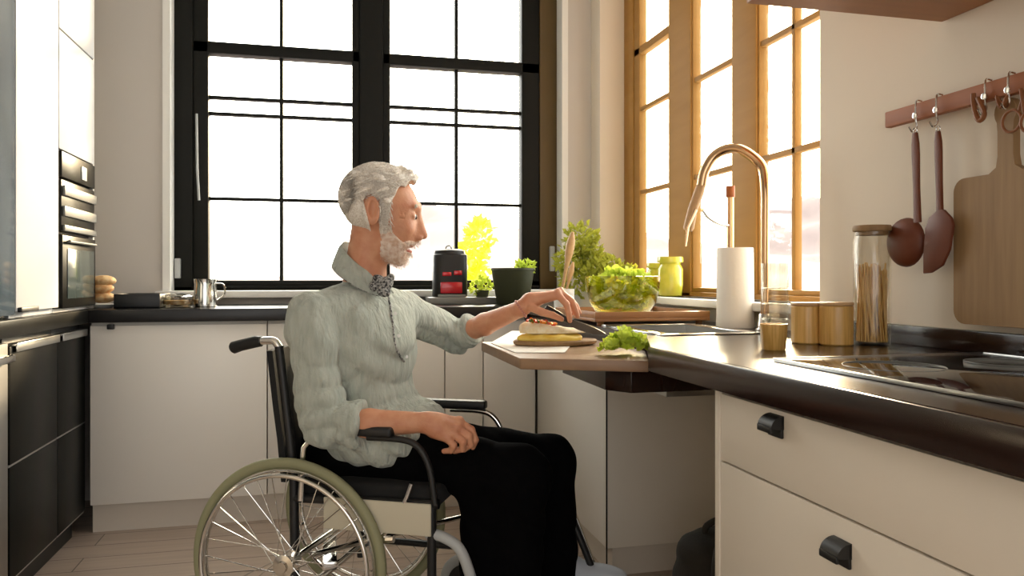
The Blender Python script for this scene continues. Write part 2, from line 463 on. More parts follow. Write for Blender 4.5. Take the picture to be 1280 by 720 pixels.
# ---- right window, plane X ~ 1.58
def trr(s, z, d): return Vector((1.585+d, s, z))
Yp = lambda px: YX(px, 1.585)
r2 = thing('window_2', (1.585, (RY0+RY1)/2, RZ0), kind='structure')
ys = {p: Yp(p) for p in (786, 797, 815, 842, 870, 922, 953, 996, 1026)}
b_end = RY0
bb([(ys[797], RY1, RZ0, RZ1), (ys[870], ys[842], RZ0, RZ1), (ys[953], ys[922], RZ0, RZ1), (RY0, RY0+.03, RZ0, RZ1), (RY0, RY1, RZ1-.05, RZ1), (RY0, RY1, RZ0, RZ0+.02)], -.028, .03, .005, M_frameo, 'window_frame', trr, r2)
for (a, b_, bars) in ((ys[842], ys[797], 1), (ys[922], ys[870], 0), (RY0+.03, ys[953], 2)):
    sr = [(a, a+.010, RZ0+.02, RZ1-.05), (b_-(.07 if bars == 1 else .010), b_, RZ0+.02, RZ1-.05), (a, b_, RZ0+.02, RZ0+.04), (a, b_, RZ1-.09, RZ1-.05)]
    if bars == 1: sr.append((a, b_, 2.22, 2.26))
    bb(sr, -.02, .022, .004, M_frameo, 'window_sash', trr, r2)
    bb([(a+.01, b_-.01, z-.011, z+.011) for z in (1.505, 1.935)], -.014, .014, .003, M_frameo, 'glazing_bar', trr, r2)
    if bars == 2: bb([(ys[996]-.011, ys[996]+.011, RZ0+.03, RZ1-.06)], -.014, .014, .003, M_frameo, 'mullion', trr, r2)
    bb([(a+.01, b_-.01, RZ0+.04, RZ1-.06)], -.003, .003, 0, M_pane, 'pane', trr, r2)

# ============================================================ OUTSIDE
def terrain():
    n = 60; vs = []; fs = []
    for i in range(n+1):
        for j in range(n+1):
            x = -260+520*i/n; y = 8+300*j/n
            d = max(0, (y-110)/190)
            z = -3+d*(26+9*math.sin(x*.03+1)+5*math.sin(x*.071)+3*math.sin(x*.15+y*.1))*(.62+.45*math.tanh((x-22)/18))
            vs.append((x, y, z))
    for i in range(n):
        for j in range(n):
            fs.append((i*(n+1)+j, (i+1)*(n+1)+j, (i+1)*(n+1)+j+1, i*(n+1)+j+1))
    return MB().add(vs, fs)
o = terrain().build('hillside', M_hill, angle=180); o['kind'] = 'structure'
def leafcloud(m, centres, n, size, shape=(1, 1, 1)):
    """leaves as small folded quads around blobs (c, r)"""
    for (c, r) in centres:
        c = Vector(c)
        for _ in range(n):
            d = Vector((random.gauss(0, 1), random.gauss(0, 1), random.gauss(0, 1))).normalized()
            p = c+Vector((d.x*shape[0], d.y*shape[1], d.z*shape[2]))*r*random.uniform(.55, 1)
            s = size*random.uniform(.6, 1.2)
            ax = (d+Vector((random.uniform(-1, 1), random.uniform(-1, 1), random.uniform(-.6, 1)))*.8).normalized()
            x, y = basis(ax); a = random.uniform(0, 6.28); u = x*math.cos(a)+y*math.sin(a); w = ax.cross(u)
            tip = p+ax*s; mid = p+ax*s*.5
            m.add([p, mid+u*s*.33+w*s*.08, tip, mid-u*s*.33+w*s*.08, mid-w*s*.06], [(0, 1, 4), (1, 2, 4), (2, 3, 4), (3, 0, 4)])
    return m
base = W(596, 350, 9.0)
t_ = thing('garden_tree', (base.x, base.y, -1.0), 'yellow-green slender tree outside the back window, seen right of the black coffee machine', 'tree')
m = MB(); leafcloud(m, [((base.x+random.uniform(-.1, .1), base.y+random.uniform(-.15, .15), z), .16-.03*abs(z-1.2)) for z in np.arange(.5, 1.62, .12)], 60, .13)
m.build('foliage', M_tree, t_)
MB().tube([(base.x, base.y, -1), (base.x, base.y, .3), (base.x+.02, base.y, 1.4)], [.05, .04, .01]).build('trunk', M_pot, t_)

# ============================================================ BACK RUN OF UNITS
ZB = .932; ZBl = .878
CF = 3.45
def cabinet(name, label, x0, x1, y0, y1, doors, m, group=None, handle=None):
    r = thing(name, ((x0+x1)/2, (y0+y1)/2, 0), label, 'cabinet', group)
    MB().box((x0+.002, y0+.022, .12), (x1-.002, y1, ZBl-.001), .001).build('carcass', M_white, r)
    MB().box((x0, y0+.045, 0), (x1, y0+.065, .12)).build('plinth', M_plinth, r)
    for (a, b, z0, z1) in doors:
        d = MB().box((a+.0025, y0, z0+.002), (b-.0025, y0+.020, z1-.002), .0015).build('door', m, r)
    if handle:
        MB().box(handle[0], handle[1], .003).build('handle', M_black, r)
    return r
bx = [-.955, XY(334, CF), XY(556, CF), XY(604, CF), .950]
labs = ['wide pale laminate base unit with a black tab handle in the back left corner',
        'pale laminate base unit behind the wheelchair and the seated man, under the black worktop',
        'narrow pale laminate base unit just behind the far black armrest',
        'pale laminate base unit in the back right corner beside the white sink cabinet']
xh = XY(139, CF)
for i in range(4):
    cabinet('base_cabinet', labs[i], bx[i], bx[i+1], CF, YB-.01, [(bx[i], bx[i+1], .122, ZBl-.012)], M_white,
            'base units along the back wall', ((xh-.012, CF-.022, ZBl-.028), (xh+.014, CF, ZBl-.008)) if i == 0 else None)
tag(MB().prism([(-1.60, 3.42), (.895, 3.42), (.895, 3.995), (-1.60, 3.995)], ZBl, ZB, .004).build('back_worktop', M_topb),
    'long straight black worktop along the back wall under the black-framed window', 'worktop')

# ============================================================ LEFT RUN
LX = -.97
ya, yb, yc, yd = YX(12, LX), YX(72, LX), 3.448, 3.57
tag(MB().prism([(LX+.02, 1.3), (LX+.02, 3.419), (-1.60, 3.419), (-1.60, 1.3)], ZBl, ZB, .004).build('side_worktop', M_blackgl),
    'dark glossy worktop strip running along the left units below the ovens', 'worktop')
def left_base(label, y0, y1, zs):
    r = thing('base_cabinet', (LX-.3, (y0+y1)/2, 0), label, 'cabinet', 'dark base units on the left')
    MB().box((-1.60, y0+.002, .10), (LX-.022, y1-.002, ZBl-.001), .001).build('carcass', M_black, r)
    MB().box((LX-.07, y0, 0), (LX-.05, y1, .10)).build('plinth', M_black, r)  # black colour stands in for the shade under the units
    for (a, b) in zs:
        d = MB().box((LX-.020, y0+.003, a+.004), (LX, y1-.003, b-.004), .0015).build('drawer', M_blackgl, r)
        if b > .8:
            k = MB().box((LX-.018, y0+.03, b-.004), (LX+.012, y1-.01, b+.006), .002); k.box((LX+.006, y0+.03, b-.022), (LX+.012, y1-.01, b+.004), .002)
            k.build('handle', M_steel, d)
        # metal edge seam
        MB().box((LX-.018, y0+.003, a-.004), (LX-.004, y1-.003, a+.003)).build('metal_strip', M_steel, d)
    return r
left_base('black glossy two-drawer base unit on the left, second back from the room corner', ya, yb, [(.105, .469), (.469, ZBl-.03)])
left_base('black glossy two-drawer base unit on the left, right against the pale back units', yb, yc, [(.105, .469), (.469, ZBl-.03)])
# dishwasher at the very left edge
r = thing('dishwasher', (LX-.3, ya-.3, 0), 'steel fronted appliance cut by the left edge of the picture, below the dark worktop', 'dishwasher')
MB().box((-1.60, ya-.6, .10), (LX-.03, ya-.004, ZBl-.001), .002).build('body', M_black, r)
MB().box((LX-.028, ya-.597, .105), (LX, ya-.012, ZBl-.02), .003).build('door', M_steel, r)
MB().box((LX-.07, ya-.597, 0), (LX-.05, ya-.004, .10)).build('plinth', M_black, r)
k = MB().box((LX, ya-.55, .80), (LX+.03, ya-.03, .825), .006); k.build('handle', M_chrome, r)
# tall units
y0w, y1w = YX(20, LX), YX(74, LX); y1o = YX(119, LX)
ZT0 = ZB+.0005
def split(z): return z
zs = H+(HY-35)*(y1w*CA+LX*SA)/FL; zo = H+(HY-186)*(y1w*CA+LX*SA)/FL; zb2 = .945
r = thing('tall_cabinet', (LX-.3, (y0w+y1w)/2, ZT0), 'tall handleless white unit between the dark glass front and the ovens', 'cabinet')
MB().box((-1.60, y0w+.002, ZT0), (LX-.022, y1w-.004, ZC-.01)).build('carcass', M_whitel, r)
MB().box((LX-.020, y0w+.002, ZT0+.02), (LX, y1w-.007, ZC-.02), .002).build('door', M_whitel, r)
MB().box((LX, y0w+.01, ZT0+.018), (LX+.014, y0w+.16, ZT0+.034), .003).build('handle', M_black, r)
r = thing('tall_cabinet', (LX-.3, (y1w+y1o)/2, ZT0), 'tall white unit that houses the ovens, with two doors above them', 'cabinet')
cc = MB(); cc.box((-1.60, y1w, ZT0), (-1.55, y1o, ZC-.01)); cc.box((-1.60, y1w, ZT0), (LX-.032, y1w+.016, ZC-.01)); cc.box((-1.60, y1o-.016, ZT0), (LX-.004, y1o, ZC-.01))
cc.box((-1.60, y1w, zo), (LX-.022, y1o, zo+.016)); cc.box((-1.60, y1w, ZT0), (LX-.022, y1o, ZT0+.012)); cc.build('carcass', M_white, r)
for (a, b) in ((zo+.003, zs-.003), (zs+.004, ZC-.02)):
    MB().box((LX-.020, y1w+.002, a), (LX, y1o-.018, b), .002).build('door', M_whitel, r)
# ovens
M_band = mat('grey_oven_band', (.13, .135, .135), .45)
yo0, yo1 = y1w+.018, y1o-.018
def zpx(y): return H+(HY-y)*(y1w*CA+LX*SA)/FL
r = thing('compact_oven', (LX-.25, (yo0+yo1)/2, zpx(290)), 'upper black built-in compact oven with a control panel and steel bars', 'oven')
MB().box((-1.5, yo0, zpx(291)), (LX-.02, yo1, zo-.002), .002).build('body', M_black, r)
MB().box((LX-.02, yo0, zpx(220)), (LX+.004, yo1, zo-.003), .003).build('control_panel', M_blackgl, r)
b = MB(); yq = yo0+.55*(yo1-yo0); b.box((LX+.002, yq, zpx(214)), (LX+.008, yq+.06, zpx(196)), .001); b.build('display', M_greyp, r)
MB().box((LX-.02, yo0, zpx(289)), (LX+.002, yo1, zpx(223)), .003).build('door', M_blackgl, r)
for q0, q1 in ((243, 230), (269, 256), (288, 280)):
    MB().box((LX+.002, yo0+.01, zpx(q0)), (LX+.012, yo1-.005, zpx(q1)), .003).build('steel_band', M_band, r)
r = thing('built_in_oven', (LX-.25, (yo0+yo1)/2, ZT0+.012), 'lower black built-in oven with a dark glass door standing just above the left worktop', 'oven')
MB().box((-1.5, yo0, ZT0+.013), (LX-.02, yo1, zpx(293)), .002).build('body', M_black, r)
d = MB().box((LX-.02, yo0, ZT0+.015), (LX+.006, yo1, zpx(293)), .003).build('door', M_blackgl, r)
MB().box((LX+.006, yo0+.05, ZT0+.05), (LX+.009, yo1-.03, zpx(310)), .001).build('glass_panel', mat('smoked_glass', (.05, .065, .065), .15), d)
hk = MB(); hk.tube([(LX+.020, yo0+.03, zpx(301)), (LX+.020, yo1-.05, zpx(301))], .006)
for yy in (yo0+.05, yo1-.05): hk.tube([(LX, yy, zpx(301)), (LX+.020, yy, zpx(301))], .004)
hk.build('handle', M_band, r)
# fridge
r = thing('tall_fridge', (LX-.25, y0w-.32, ZT0), 'tall dark blue glass fronted appliance cut by the upper left edge of the picture', 'fridge')
MB().box((-1.60, y0w-.64, ZT0), (LX-.03, y0w-.003, ZC-.01), .002).build('body', M_black, r)
MB().box((LX-.028, y0w-.638, ZT0+.01), (LX, y0w-.006, ZC-.02), .004).build('door', M_fridge, r)

# ============================================================ RIGHT RUN
ZR = .895; ZRl = .837
DX = .78; YD = 1.43
# worktop with the hob cut-in and the chamfered end by the pull-out board
poly = [(.755, -1.2), (.755, 1.70), (.90, 2.06), (.90, 3.999), (XR-.001, 3.999), (XR-.001, -1.2)]
# sink opening
SX0, SX1, SY0, SY1 = .955, 1.23, 2.04, 2.47
b = MB()
for poly in ([(.755, -1.2), (.755, 1.70), (.888, 2.03), (XR-.001, 2.03), (XR-.001, -1.2)],
             [(.8885, 2.03), (.90, 2.06), (.90, 2.48), (SX0, 2.48), (SX0, 2.03)],
             [(SX1, 2.03), (SX1, 2.48), (XR-.001, 2.48), (XR-.001, 2.03)],
             [(.90, 2.48), (.90, 3.999), (XR-.001, 3.999), (XR-.001, 2.48)]):
    b.prism(poly, ZRl, ZR, 0)
wt = tag(b.build('main_worktop', M_top, smooth=False), 'glossy dark brown worktop in the right foreground running back past the sink', 'worktop')
MB().box((XR-.022, -1.2, ZR), (XR-.001, 1.95, ZR+.048), .003).build('upstand', M_top, wt)
MB().box((.747, -1.2, ZRl), (.7548, 1.70, ZR-.0003), .003).build('front_edge', M_top, wt)
# drawers
r = thing('drawer_cabinet', ((DX+XR)/2, .4, 0), 'white drawer unit in the right foreground with two black cup pulls', 'cabinet')
cb = MB(); cb.box((DX+.021, -.72, .1), (XR-.005, YD-.019, ZRl-.002)); cb.build('carcass', M_whitey, r)
MB().box((DX-.002, YD-.018, .0), (XR-.005, YD, ZRl-.002), .001).build('end_panel', M_whitey, r)
MB().box((DX+.05, -.72, 0), (DX+.065, YD-.02, .1)).build('plinth', M_plinth, r)
def cup(parent, y, z):
    m = MB(); prof = []
    L = .043
    for i in range(9):
        a = math.pi/2*i/8
        prof.append((.026*math.cos(a), .022*math.sin(a)))
    vs = []; fs = []
    for side in (0, 1):
        for (d, h) in prof: vs.append((DX-d, y-L/2+L*side, z+h))
    n = len(prof)
    vs2 = [(v[0]+.004 if v[0] < DX-.006 else v[0], v[1], v[2]-.003) for v in vs]
    m.box((DX-.006, y-L/2, z-.018), (DX+.0, y+L/2, z+.022), .002)
    m.add(vs, [(i, i+1, n+i+1, n+i) for i in range(n-1)])
    m.add(vs2, [(i, i+1, n+i+1, n+i) for i in range(n-1)])
    for side in (0, 1):
        yy = y-L/2+L*side
        m.add([(DX, yy, z-.002)]+[(DX-d, yy, z+h) for d, h in prof], [tuple(range(n+1))])
    m.box((DX-.028, y-L/2, z-.008), (DX-.022, y+L/2, z+.004), .002)
    m.build('cup_pull', M_black, parent)
for (z0, z1, py) in ((.690, ZRl-.012, 962), (.398, .686, 1043), (.106, .394, 1043)):
    d = MB().box((DX, .62, z0), (DX+.020, YD-.02, z1), .0015).build('drawer', M_whitey, r)
    yy = YX(py, DX-.015)
    cup(d, yy, z1-.03 if py == 962 else z1-.055)
    MB().box((DX, -.72, z0), (DX+.020, .616, z1), .0015).build('drawer', M_whitey, r)
# sink cabinet
SXF, SYE = .955, 2.53
r = thing('sink_cabinet', ((SXF+XR)/2, 2.98, 0), 'white cabinet under the sink whose corner stands behind the knees and footrest', 'cabinet')
MB().box((SXF+.021, SYE+.021, .105), (XR-.005, 3.44, ZRl-.19), .001).build('carcass', M_white, r)
MB().box((SXF, SYE, .105), (XR-.005, SYE+.019, ZRl-.002), .0015).build('end_panel', M_whitey, r)
MB().box((SXF, SYE+.022, .107), (SXF+.019, 3.44, ZRl-.002), .0015).build('door', M_white, r)
pl = MB(); pl.box((SXF+.03, SYE+.02, 0), (XR-.005, SYE+.035, .105)); pl.box((SXF+.03, SYE+.035, 0), (SXF+.045, 3.44, .105)); pl.build('plinth', M_plinth, r)
MB().box((SXF-.002, SYE-.003, .0), (SXF+.003, SYE+.0, ZRl-.002)).build('corner_strip', M_gap, r)
# dark support box under the pull-out board
z_lo = .748
ap = MB(); ap.prism([(.752, 2.0), (.80, 1.93), (XR-.005, 1.93), (XR-.005, 2.0), (.90, 2.0), (.90, 2.40), (.752, 2.40)], z_lo, .817, .002); ap.box((.90, 1.932, .815), (XR-.005, 1.998, ZRl-.001))
tag(ap.build('board_support', M_top), 'dark red-brown box rail under the worktop that carries the pull-out board', 'support')
# pull-out board
PB = [(.485, 1.92), (.835, 1.83), (.87, 2.03), (.87, 2.44), (.485, 2.44)]
PZ = .852
tag(MB().prism([(.487, 1.925), (.79, 1.79), (.885, 2.03), (.885, 2.44), (.487, 2.44)], .822, PZ, .004).build('pull_out_board', M_pull),
    'brown wooden board pulled out from the worktop over the man\'s knees', 'board')
# sink
r = thing('sink', ((SX0+SX1)/2, (SY0+SY1)/2, ZR-.18), 'steel sink with a bright metal rim set in the dark worktop below the curved tap', 'sink')
s_ = MB()
def ring(a, b, z0, z1): pass
rim = MB()
for lo, hi in (((SX0-.03, SY0-.03), (SX1+.03, SY0+.012)), ((SX0-.03, SY1-.012), (SX1+.03, SY1+.03)), ((SX0-.03, SY0+.012), (SX0+.012, SY1-.012)), ((SX1-.012, SY0+.012), (SX1+.03, SY1-.012))):
    rim.box((*lo, ZR+.0005), (*hi, ZR+.005), .001)
rim.build('rim', M_chrome, r)
bw = MB(); zb = ZR-.18
a0, a1, c0, c1 = SX0+.002, SX1-.002, SY0+.002, SY1-.002
for lo, hi in (((a0, c0, zb), (a1, c1, zb+.003)), ((a0, c0, zb), (a0+.003, c1, ZR)), ((a1-.003, c0, zb), (a1, c1, ZR)), ((a0, c0, zb), (a1, c0+.003, ZR)), ((a0, c1-.003, zb), (a1, c1, ZR))):
    bw.box(lo, hi)
bw.build('bowl', M_steel, r)
MB().lathe([(0, .004), (.03, .004), (.034, .003), (.036, .003)], ((a0+a1)/2, (c0+c1)/2, zb+.001), 24).build('drain', M_chrome, r)
# tap
fb = Vector((1.325, 2.12, ZR))
def Wp(px, py, t): return W(px, py, t)
r = thing('kitchen_tap', fb, 'tall bronze-coloured spring-arch kitchen tap rising behind the sink', 'tap')
tp = [fb, fb+Vector((0, 0, .3)), Vector((fb.x, fb.y, 1.34)), Wp(952, 208, 2.40), Wp(930, 189, 2.42), Wp(911, 186, 2.44), Wp(893, 195, 2.46), Wp(881, 214, 2.47), Wp(877, 232, 2.475)]
tq = smoothpath(tp, 6); MB().tube(tq, [.0125+.004*max(0, min(1, (i-11)/6)) for i in range(len(tq))], 14).build('spout', M_chromeb, r)
MB().lathe([(0, 0), (.028, 0), (.028, .006), (.022, .012), (.019, .05), (.016, .055), (0, .055)], fb+Vector((0, 0, .0)), 24).build('base', M_chrome, r)
hd = [Wp(878, 228, 2.475), Wp(874, 240, 2.475), Wp(866, 262, 2.475), Wp(861, 284, 2.475), Wp(860, 288, 2.475)]
MB().tube(hd, [.0135, .017, .016, .018, .015], 14).build('spray_head', M_lightwood, r)
MB().tube([Wp(870, 262, 2.46), Wp(860, 284, 2.46), Wp(857, 308, 2.46)], [.006, .005, .003], 8).build('nozzle_lever', M_chromeb, r)
g = MB(); gp = Wp(913, 240, 2.55)
g.tube([Wp(913, 395, 2.55)*1.0, gp], .011, 12); g.build('riser', M_chromeb, r)
MB().tube([gp+Vector((0, 0, -.018)), gp+Vector((0, 0, .02))], .015, 12).build('riser_cap', M_railw, r)
MB().tube(smoothpath([Wp(913, 282, 2.55), Wp(900, 280, 2.53), Wp(886, 272, 2.5), Wp(878, 262, 2.475)], 5), .006, 10).build('hose_arm', M_chrome, r)

# hob
r = thing('hob', (1.10, .97, ZR), 'flat black glass hob set in the dark worktop in the right foreground', 'hob')
MB().prism([(.86, .62), (.86, 1.34), (1.36, 1.34), (1.36, .62)], ZR+.001, ZR+.007, .002).build('glass_top', M_glassblk, r)
fr = MB()
for lo, hi in (((.857, .617), (.86, 1.343)), ((1.36, .617), (1.363, 1.343)), ((.86, .617), (1.36, .62)), ((.86, 1.34), (1.36, 1.343))):
    fr.box((*lo, ZR+.0005), (*hi, ZR+.0075), .001)
fr.build('metal_trim', M_steel, r)
for (x, y, q) in ((.99, 1.17, .085), (1.24, 1.17, .07), (.99, .80, .07), (1.24, .80, .1)):
    MB().torus((x, y, ZR+.0072), q, .0008, (0, 0, 1), 48, 6).build('cooking_zone', M_grey, r)

# wooden wall cupboard / hood
r = thing('extractor_cupboard', (1.16, .7, 1.668), 'brown wooden wall cupboard over the hob, its underside seen at the upper right', 'cupboard')
MB().box((.90, -.4, 1.668), (XR-.002, 1.515, 1.70), .004).build('underside_board', M_hood, r)
MB().box((.905, -.395, 1.70), (XR-.002, 1.51, 2.35), .003).build('body', M_hood, r)
MB().box((1.0, .5, 1.661), (1.3, 1.2, 1.668), .002).build('filter_grille', M_steel, r)
MB().box((.899, -.39, 1.705), (.905, 1.505, 2.345), .002).build('door', M_hood, r)

# ============================================================ WALL RAIL AND UTENSILS
RX = XR-.035
yr0 = YX(1110, RX); zr = 1.462
r = thing('utensil_rail', (RX, (yr0+.55)/2, zr-.02), 'red-brown wooden rail fixed to the right wall above the hob', 'rail')
MB().box((RX-.010, .55, zr-.020), (RX+.010, yr0, zr+.020), .003).build('rail_bar', M_railw, r)
for y in (yr0-.15, .7): MB().tube([(RX+.01, y, zr), (XR-.001, y, zr)], .008, 10).build('wall_bracket', M_steel, r)
def hook(px, label):
    y = YX(px, RX-.014); m = MB()
    m.tube(smoothpath([(RX, y, zr+.024), (RX-.016, y, zr+.022), (RX-.017, y, zr-.02), (RX-.014, y, zr-.040), (RX-.026, y, zr-.052), (RX-.036, y, zr-.040)], 4), .0022, 8)
    m.lathe([(0, 0), (.007, .001), (.007, .004), (0, .005)], (RX-.0175, y, zr-.012), 12, axis=(-1, 0, 0))
    return tag(m.build('s_hook', M_chrome), label, 'hook', 'metal hooks on the wooden rail'), y
hx = RX-.027
for px, lb in ((1146, 'small metal hook on the rail holding the round brown ladle'), (1172, 'small metal hook on the rail holding the brown spatula'),
               (1233, 'small metal hook on the rail with a leather loop hanging from it'), (1262, 'small metal hook on the rail holding the big cutting board')):
    hook(px, lb)
def ploc(px, py, X):
    Y = YX(px, X); t = X*SA+Y*CA
    return Vector((X, Y, H+(HY-py)/FL*t))
# ladle
X = hx
r = thing('ladle', ploc(1140, 328, X), 'dark red-brown wooden ladle with a round bowl, hanging left on the rail', 'ladle')
r0 = ploc(1144, 166, X); r1_ = ploc(1147, 278, X)
def flatstick(pts, ws, th, X):
    m = MB(); vs = []; fs = []
    n = len(pts)
    for i, p in enumerate(pts):
        for (sy, sx) in ((-1, -1), (-.7, -1.3), (.7, -1.3), (1, -1), (1, 1), (.7, 1.3), (-.7, 1.3), (-1, 1)):
            vs.append((p.x+sx*th*.7, p.y+sy*ws[i], p.z))
    for i in range(n-1):
        for j in range(8): fs.append((i*8+j, i*8+(j+1) % 8, (i+1)*8+(j+1) % 8, (i+1)*8+j))
    fs.append(tuple(range(8))); fs.append(tuple((n-1)*8+j for j in range(8)))
    return m.add(vs, fs)
zz = [r0.lerp(r1_, k/8)+Vector((0, 0, .0)) for k in range(9)]
m = flatstick(zz, [.006, .010, .0105, .0095, .009, .0085, .009, .0095, .010], .004, X); m.build('handle', M_uten, r)
bc = ploc(1129, 303, X)
R_ = .060
m = MB(); prof = []
for i in range(9):
    a = math.pi/2*i/8; prof.append((R_*math.sin(a), -.028*math.cos(a)))
for i in range(8, -1, -1):
    a = math.pi/2*i/8; prof.append(((R_-.005)*math.sin(a), -.023*math.cos(a)))
m.lathe(prof, bc+Vector((.01, 0, 0)), 28, axis=(1, 0, 0)); m.build('bowl', M_uten, r)
MB().torus(ploc(1144, 163, X), .006, .0015, (1, 0, 0), 16, 6).build('hanging_ring', M_chrome, r)
# spatula
r = thing('spatula', ploc(1170, 343, X), 'dark red-brown wooden spatula with an angled blade, hanging right of the round ladle', 'spatula')
a_ = ploc(1172.5, 164, X); b_ = ploc(1175, 268, X)
zz = [a_.lerp(b_, k/8) for k in range(9)]
flatstick(zz, [.005, .009, .0095, .009, .0085, .008, .008, .008, .009], .004, X).build('handle', M_uten, r)
out = [(1171, 262), (1179, 262), (1188, 272), (1190.5, 281), (1186, 312), (1177, 332), (1163, 341), (1153.5, 342), (1153.5, 320), (1156, 285), (1161, 272)]
def plate(outline, X, th, bev=.002):
    bm = bmesh.new(); vs = [bm.verts.new(ploc(px, py, X)) for px, py in outline]
    f = bm.faces.new(vs); rr = bmesh.ops.extrude_face_region(bm, geom=[f])
    for e in rr['geom']:
        if isinstance(e, bmesh.types.BMVert): e.co.x += th
    bmesh.ops.recalc_face_normals(bm, faces=bm.faces[:])
    bmesh.ops.bevel(bm, geom=bm.edges[:], offset=bev, segments=2, affect='EDGES', profile=.5)
    return MB().bm(bm)
plate(out, X-.004, .008).build('blade', M_uten, r)
MB().torus(ploc(1172.5, 161, X), .006, .0015, (1, 0, 0), 16, 6).build('hanging_ring', M_chrome, r)
# cutting board
XB = XR-.035
Y0, Y1 = YX(1196.5, XB), YX(1196.5, XB)-.27
ym = (Y0+Y1)/2
tB = XB*SA+Y0*CA
zt, zbm = H+(HY-225)/FL*tB-.0, H+(HY-404)/FL*tB
def rr_(y0, y1, z0, z1, r, n=6):
    o = []
    for (cy, cz, a0) in ((y0-r, z1-r, 0), (y1+r, z1-r, 90), (y1+r, z0+r, 180), (y0-r, z0+r, 270)):
        for i in range(n+1):
            a = math.radians(a0+90*i/n); o.append((cy+r*math.cos(a), cz+r*math.sin(a)))
    return o
body = rr_(Y0, Y1, zbm, zt, .03)
hw = .019
hh = [(ym-hw-.022, zt), (ym-hw-.004, zt+.012), (ym-hw, zt+.035), (ym-hw-.004, zt+.10)]
top = [(ym+(.027)*math.cos(math.radians(a)), zt+.125+.030*math.sin(math.radians(a))) for a in range(-40, 221, 20)]
# body corners order: y0 side (right=larger y) first -> build outline counterclockwise in (y,z)
o_ = body[:7]+[(ym+hw+.022, zt), (ym+hw+.004, zt+.012), (ym+hw, zt+.035), (ym+hw+.0, zt+.085)]+top+[(ym-hw, zt+.085), (ym-hw, zt+.035), (ym-hw-.004, zt+.012), (ym-hw-.022, zt)]+body[7:]
bm = bmesh.new(); vs = [bm.verts.new((XB-.01, y, z)) for y, z in o_]; f = bm.faces.new(vs)
rx = bmesh.ops.extrude_face_region(bm, geom=[f])
for e in rx['geom']:
    if isinstance(e, bmesh.types.BMVert): e.co.x += .018
bmesh.ops.recalc_face_normals(bm, faces=bm.faces[:])
r = thing('cutting_board', (XB, ym, zbm), 'large wooden cutting board with a handle hanging on the right wall', 'cutting board')
MB().bm(bm).build('board_body', M_board, r)
MB().tube(smoothpath([(XB-.012, ym, zt+.135), (XB-.02, ym+.012, zt+.16), (XB-.02, ym+.002, zr-.045), (XB-.02, ym-.014, zt+.155), (XB-.012, ym, zt+.132)], 5), .003, 8).build('leather_loop', M_leather, r)
r = tag(MB().tube(smoothpath([(RX-.02, YX(1226, RX), zr+.0), (RX-.022, YX(1228, RX), zr-.028), (RX-.024, YX(1235, RX), zr-.062), (RX-.022, YX(1241, RX), zr-.05), (RX-.02, YX(1232, RX), zr-.012)], 5), .0055, 8).build('leather_strap', M_leather),
        'brown leather strap looped on the rail just left of the cutting board handle', 'strap')
m = MB(); c0 = ploc(1271, 150, RX-.03)
m.torus(c0+Vector((0, .012, .0)), .022, .003, (1, 0, 0), 24, 8)
m.torus(c0+Vector((-.004, -.035, -.01)), .022, .003, (1, 0, 0), 24, 8)
m.tube([c0+Vector((0, -.005, .018)), c0+Vector((0, -.02, .06))], .003); m.tube([c0+Vector((-.004, -.02, .01)), c0+Vector((-.004, -.012, .06))], .003)
tag(m.build('kitchen_scissors', M_leather), 'brown looped handles hanging at the far right end of the wooden rail', 'scissors')
# ============================================================ THINGS ON THE RIGHT WORKTOP
def at(px, py, z): return onZ(px, py, z)
# jar of spaghetti
c = at(1090, 431, ZR)
r = thing('spaghetti_jar', c, 'tall glass jar with a wooden lid half full of spaghetti, by the wall', 'jar')
R0, hh_ = .043, .292
MB().lathe([(0, 0), (R0-.002, 0), (R0, .004), (R0-.0, .26), (R0-.004, .268), (R0-.004, hh_-.012), (R0-.007, hh_-.012), (R0-.007, .266), (R0-.004, .258), (R0-.004, .008), (0, .008)], c, 40).build('glass_body', M_glass, r)
MB().lathe([(0, hh_-.02), (R0-.006, hh_-.02), (R0-.006, hh_-.01), (R0+.001, hh_-.01), (R0+.002, hh_-.006), (R0+.002, hh_), (R0, hh_+.004), (0, hh_+.004)], c, 40).build('wooden_lid', M_board, r)
m = MB()
for i in range(95):
    a = random.uniform(0, 6.283); q = .036*math.sqrt(random.random()); b = a+random.uniform(-.9, .9); q2 = .036*math.sqrt(random.random())
    m.tube([c+Vector((q*math.cos(a), q*math.sin(a), .009)), c+Vector((q2*math.cos(b), q2*math.sin(b), random.uniform(.165, .205)))], .0021, 6)
o = m.build('spaghetti', M_pasta, r); o['kind'] = 'stuff'
# two small wood-grained canisters
def canister(px, py, lb, R0, h):
    c = at(px, py, ZR)
    r = thing('storage_jar', c, lb, 'jar', 'two small grain jars')
    MB().lathe([(0, 0), (R0-.003, 0), (R0, .003), (R0, h-.01), (R0-.002, h-.008), (0, h-.008)], c, 36).build('jar_body', M_amber, r)
    MB().lathe([(0, h-.0075), (R0-.001, h-.0075), (R0+.001, h-.004), (R0, h+.001), (0, h+.001)], c, 36).build('pale_lid', M_lightwood, r)
canister(1008, 429, 'small round wood-coloured jar standing beside the drinking glass', .037, .103)
canister(1045, 431, 'small round wood-coloured jar standing beside the tall spaghetti jar', .040, .105)
# drinking glass
c = Vector((1.21, 1.93, ZR)); c = at(969, 418, ZR)
m = MB(); h = .21; R0 = .040
m.lathe([(0, 0), (R0-.006, 0), (R0-.004, .004), (R0, h), (R0-.002, h), (R0-.006, .012), (0, .012)], c, 36)
m2 = MB()
r = thing('drinking_glass', c, 'tall clear drinking glass beside the white paper roll', 'glass')
m.build('glass_wall', M_glass, r)
for z_ in (.045, .09, .135):
    MB().torus(c+Vector((0, 0, z_)), R0-.003+.003*z_/h, .0022, (0, 0, 1), 36, 8).build('glass_ridge', M_ghost, r)
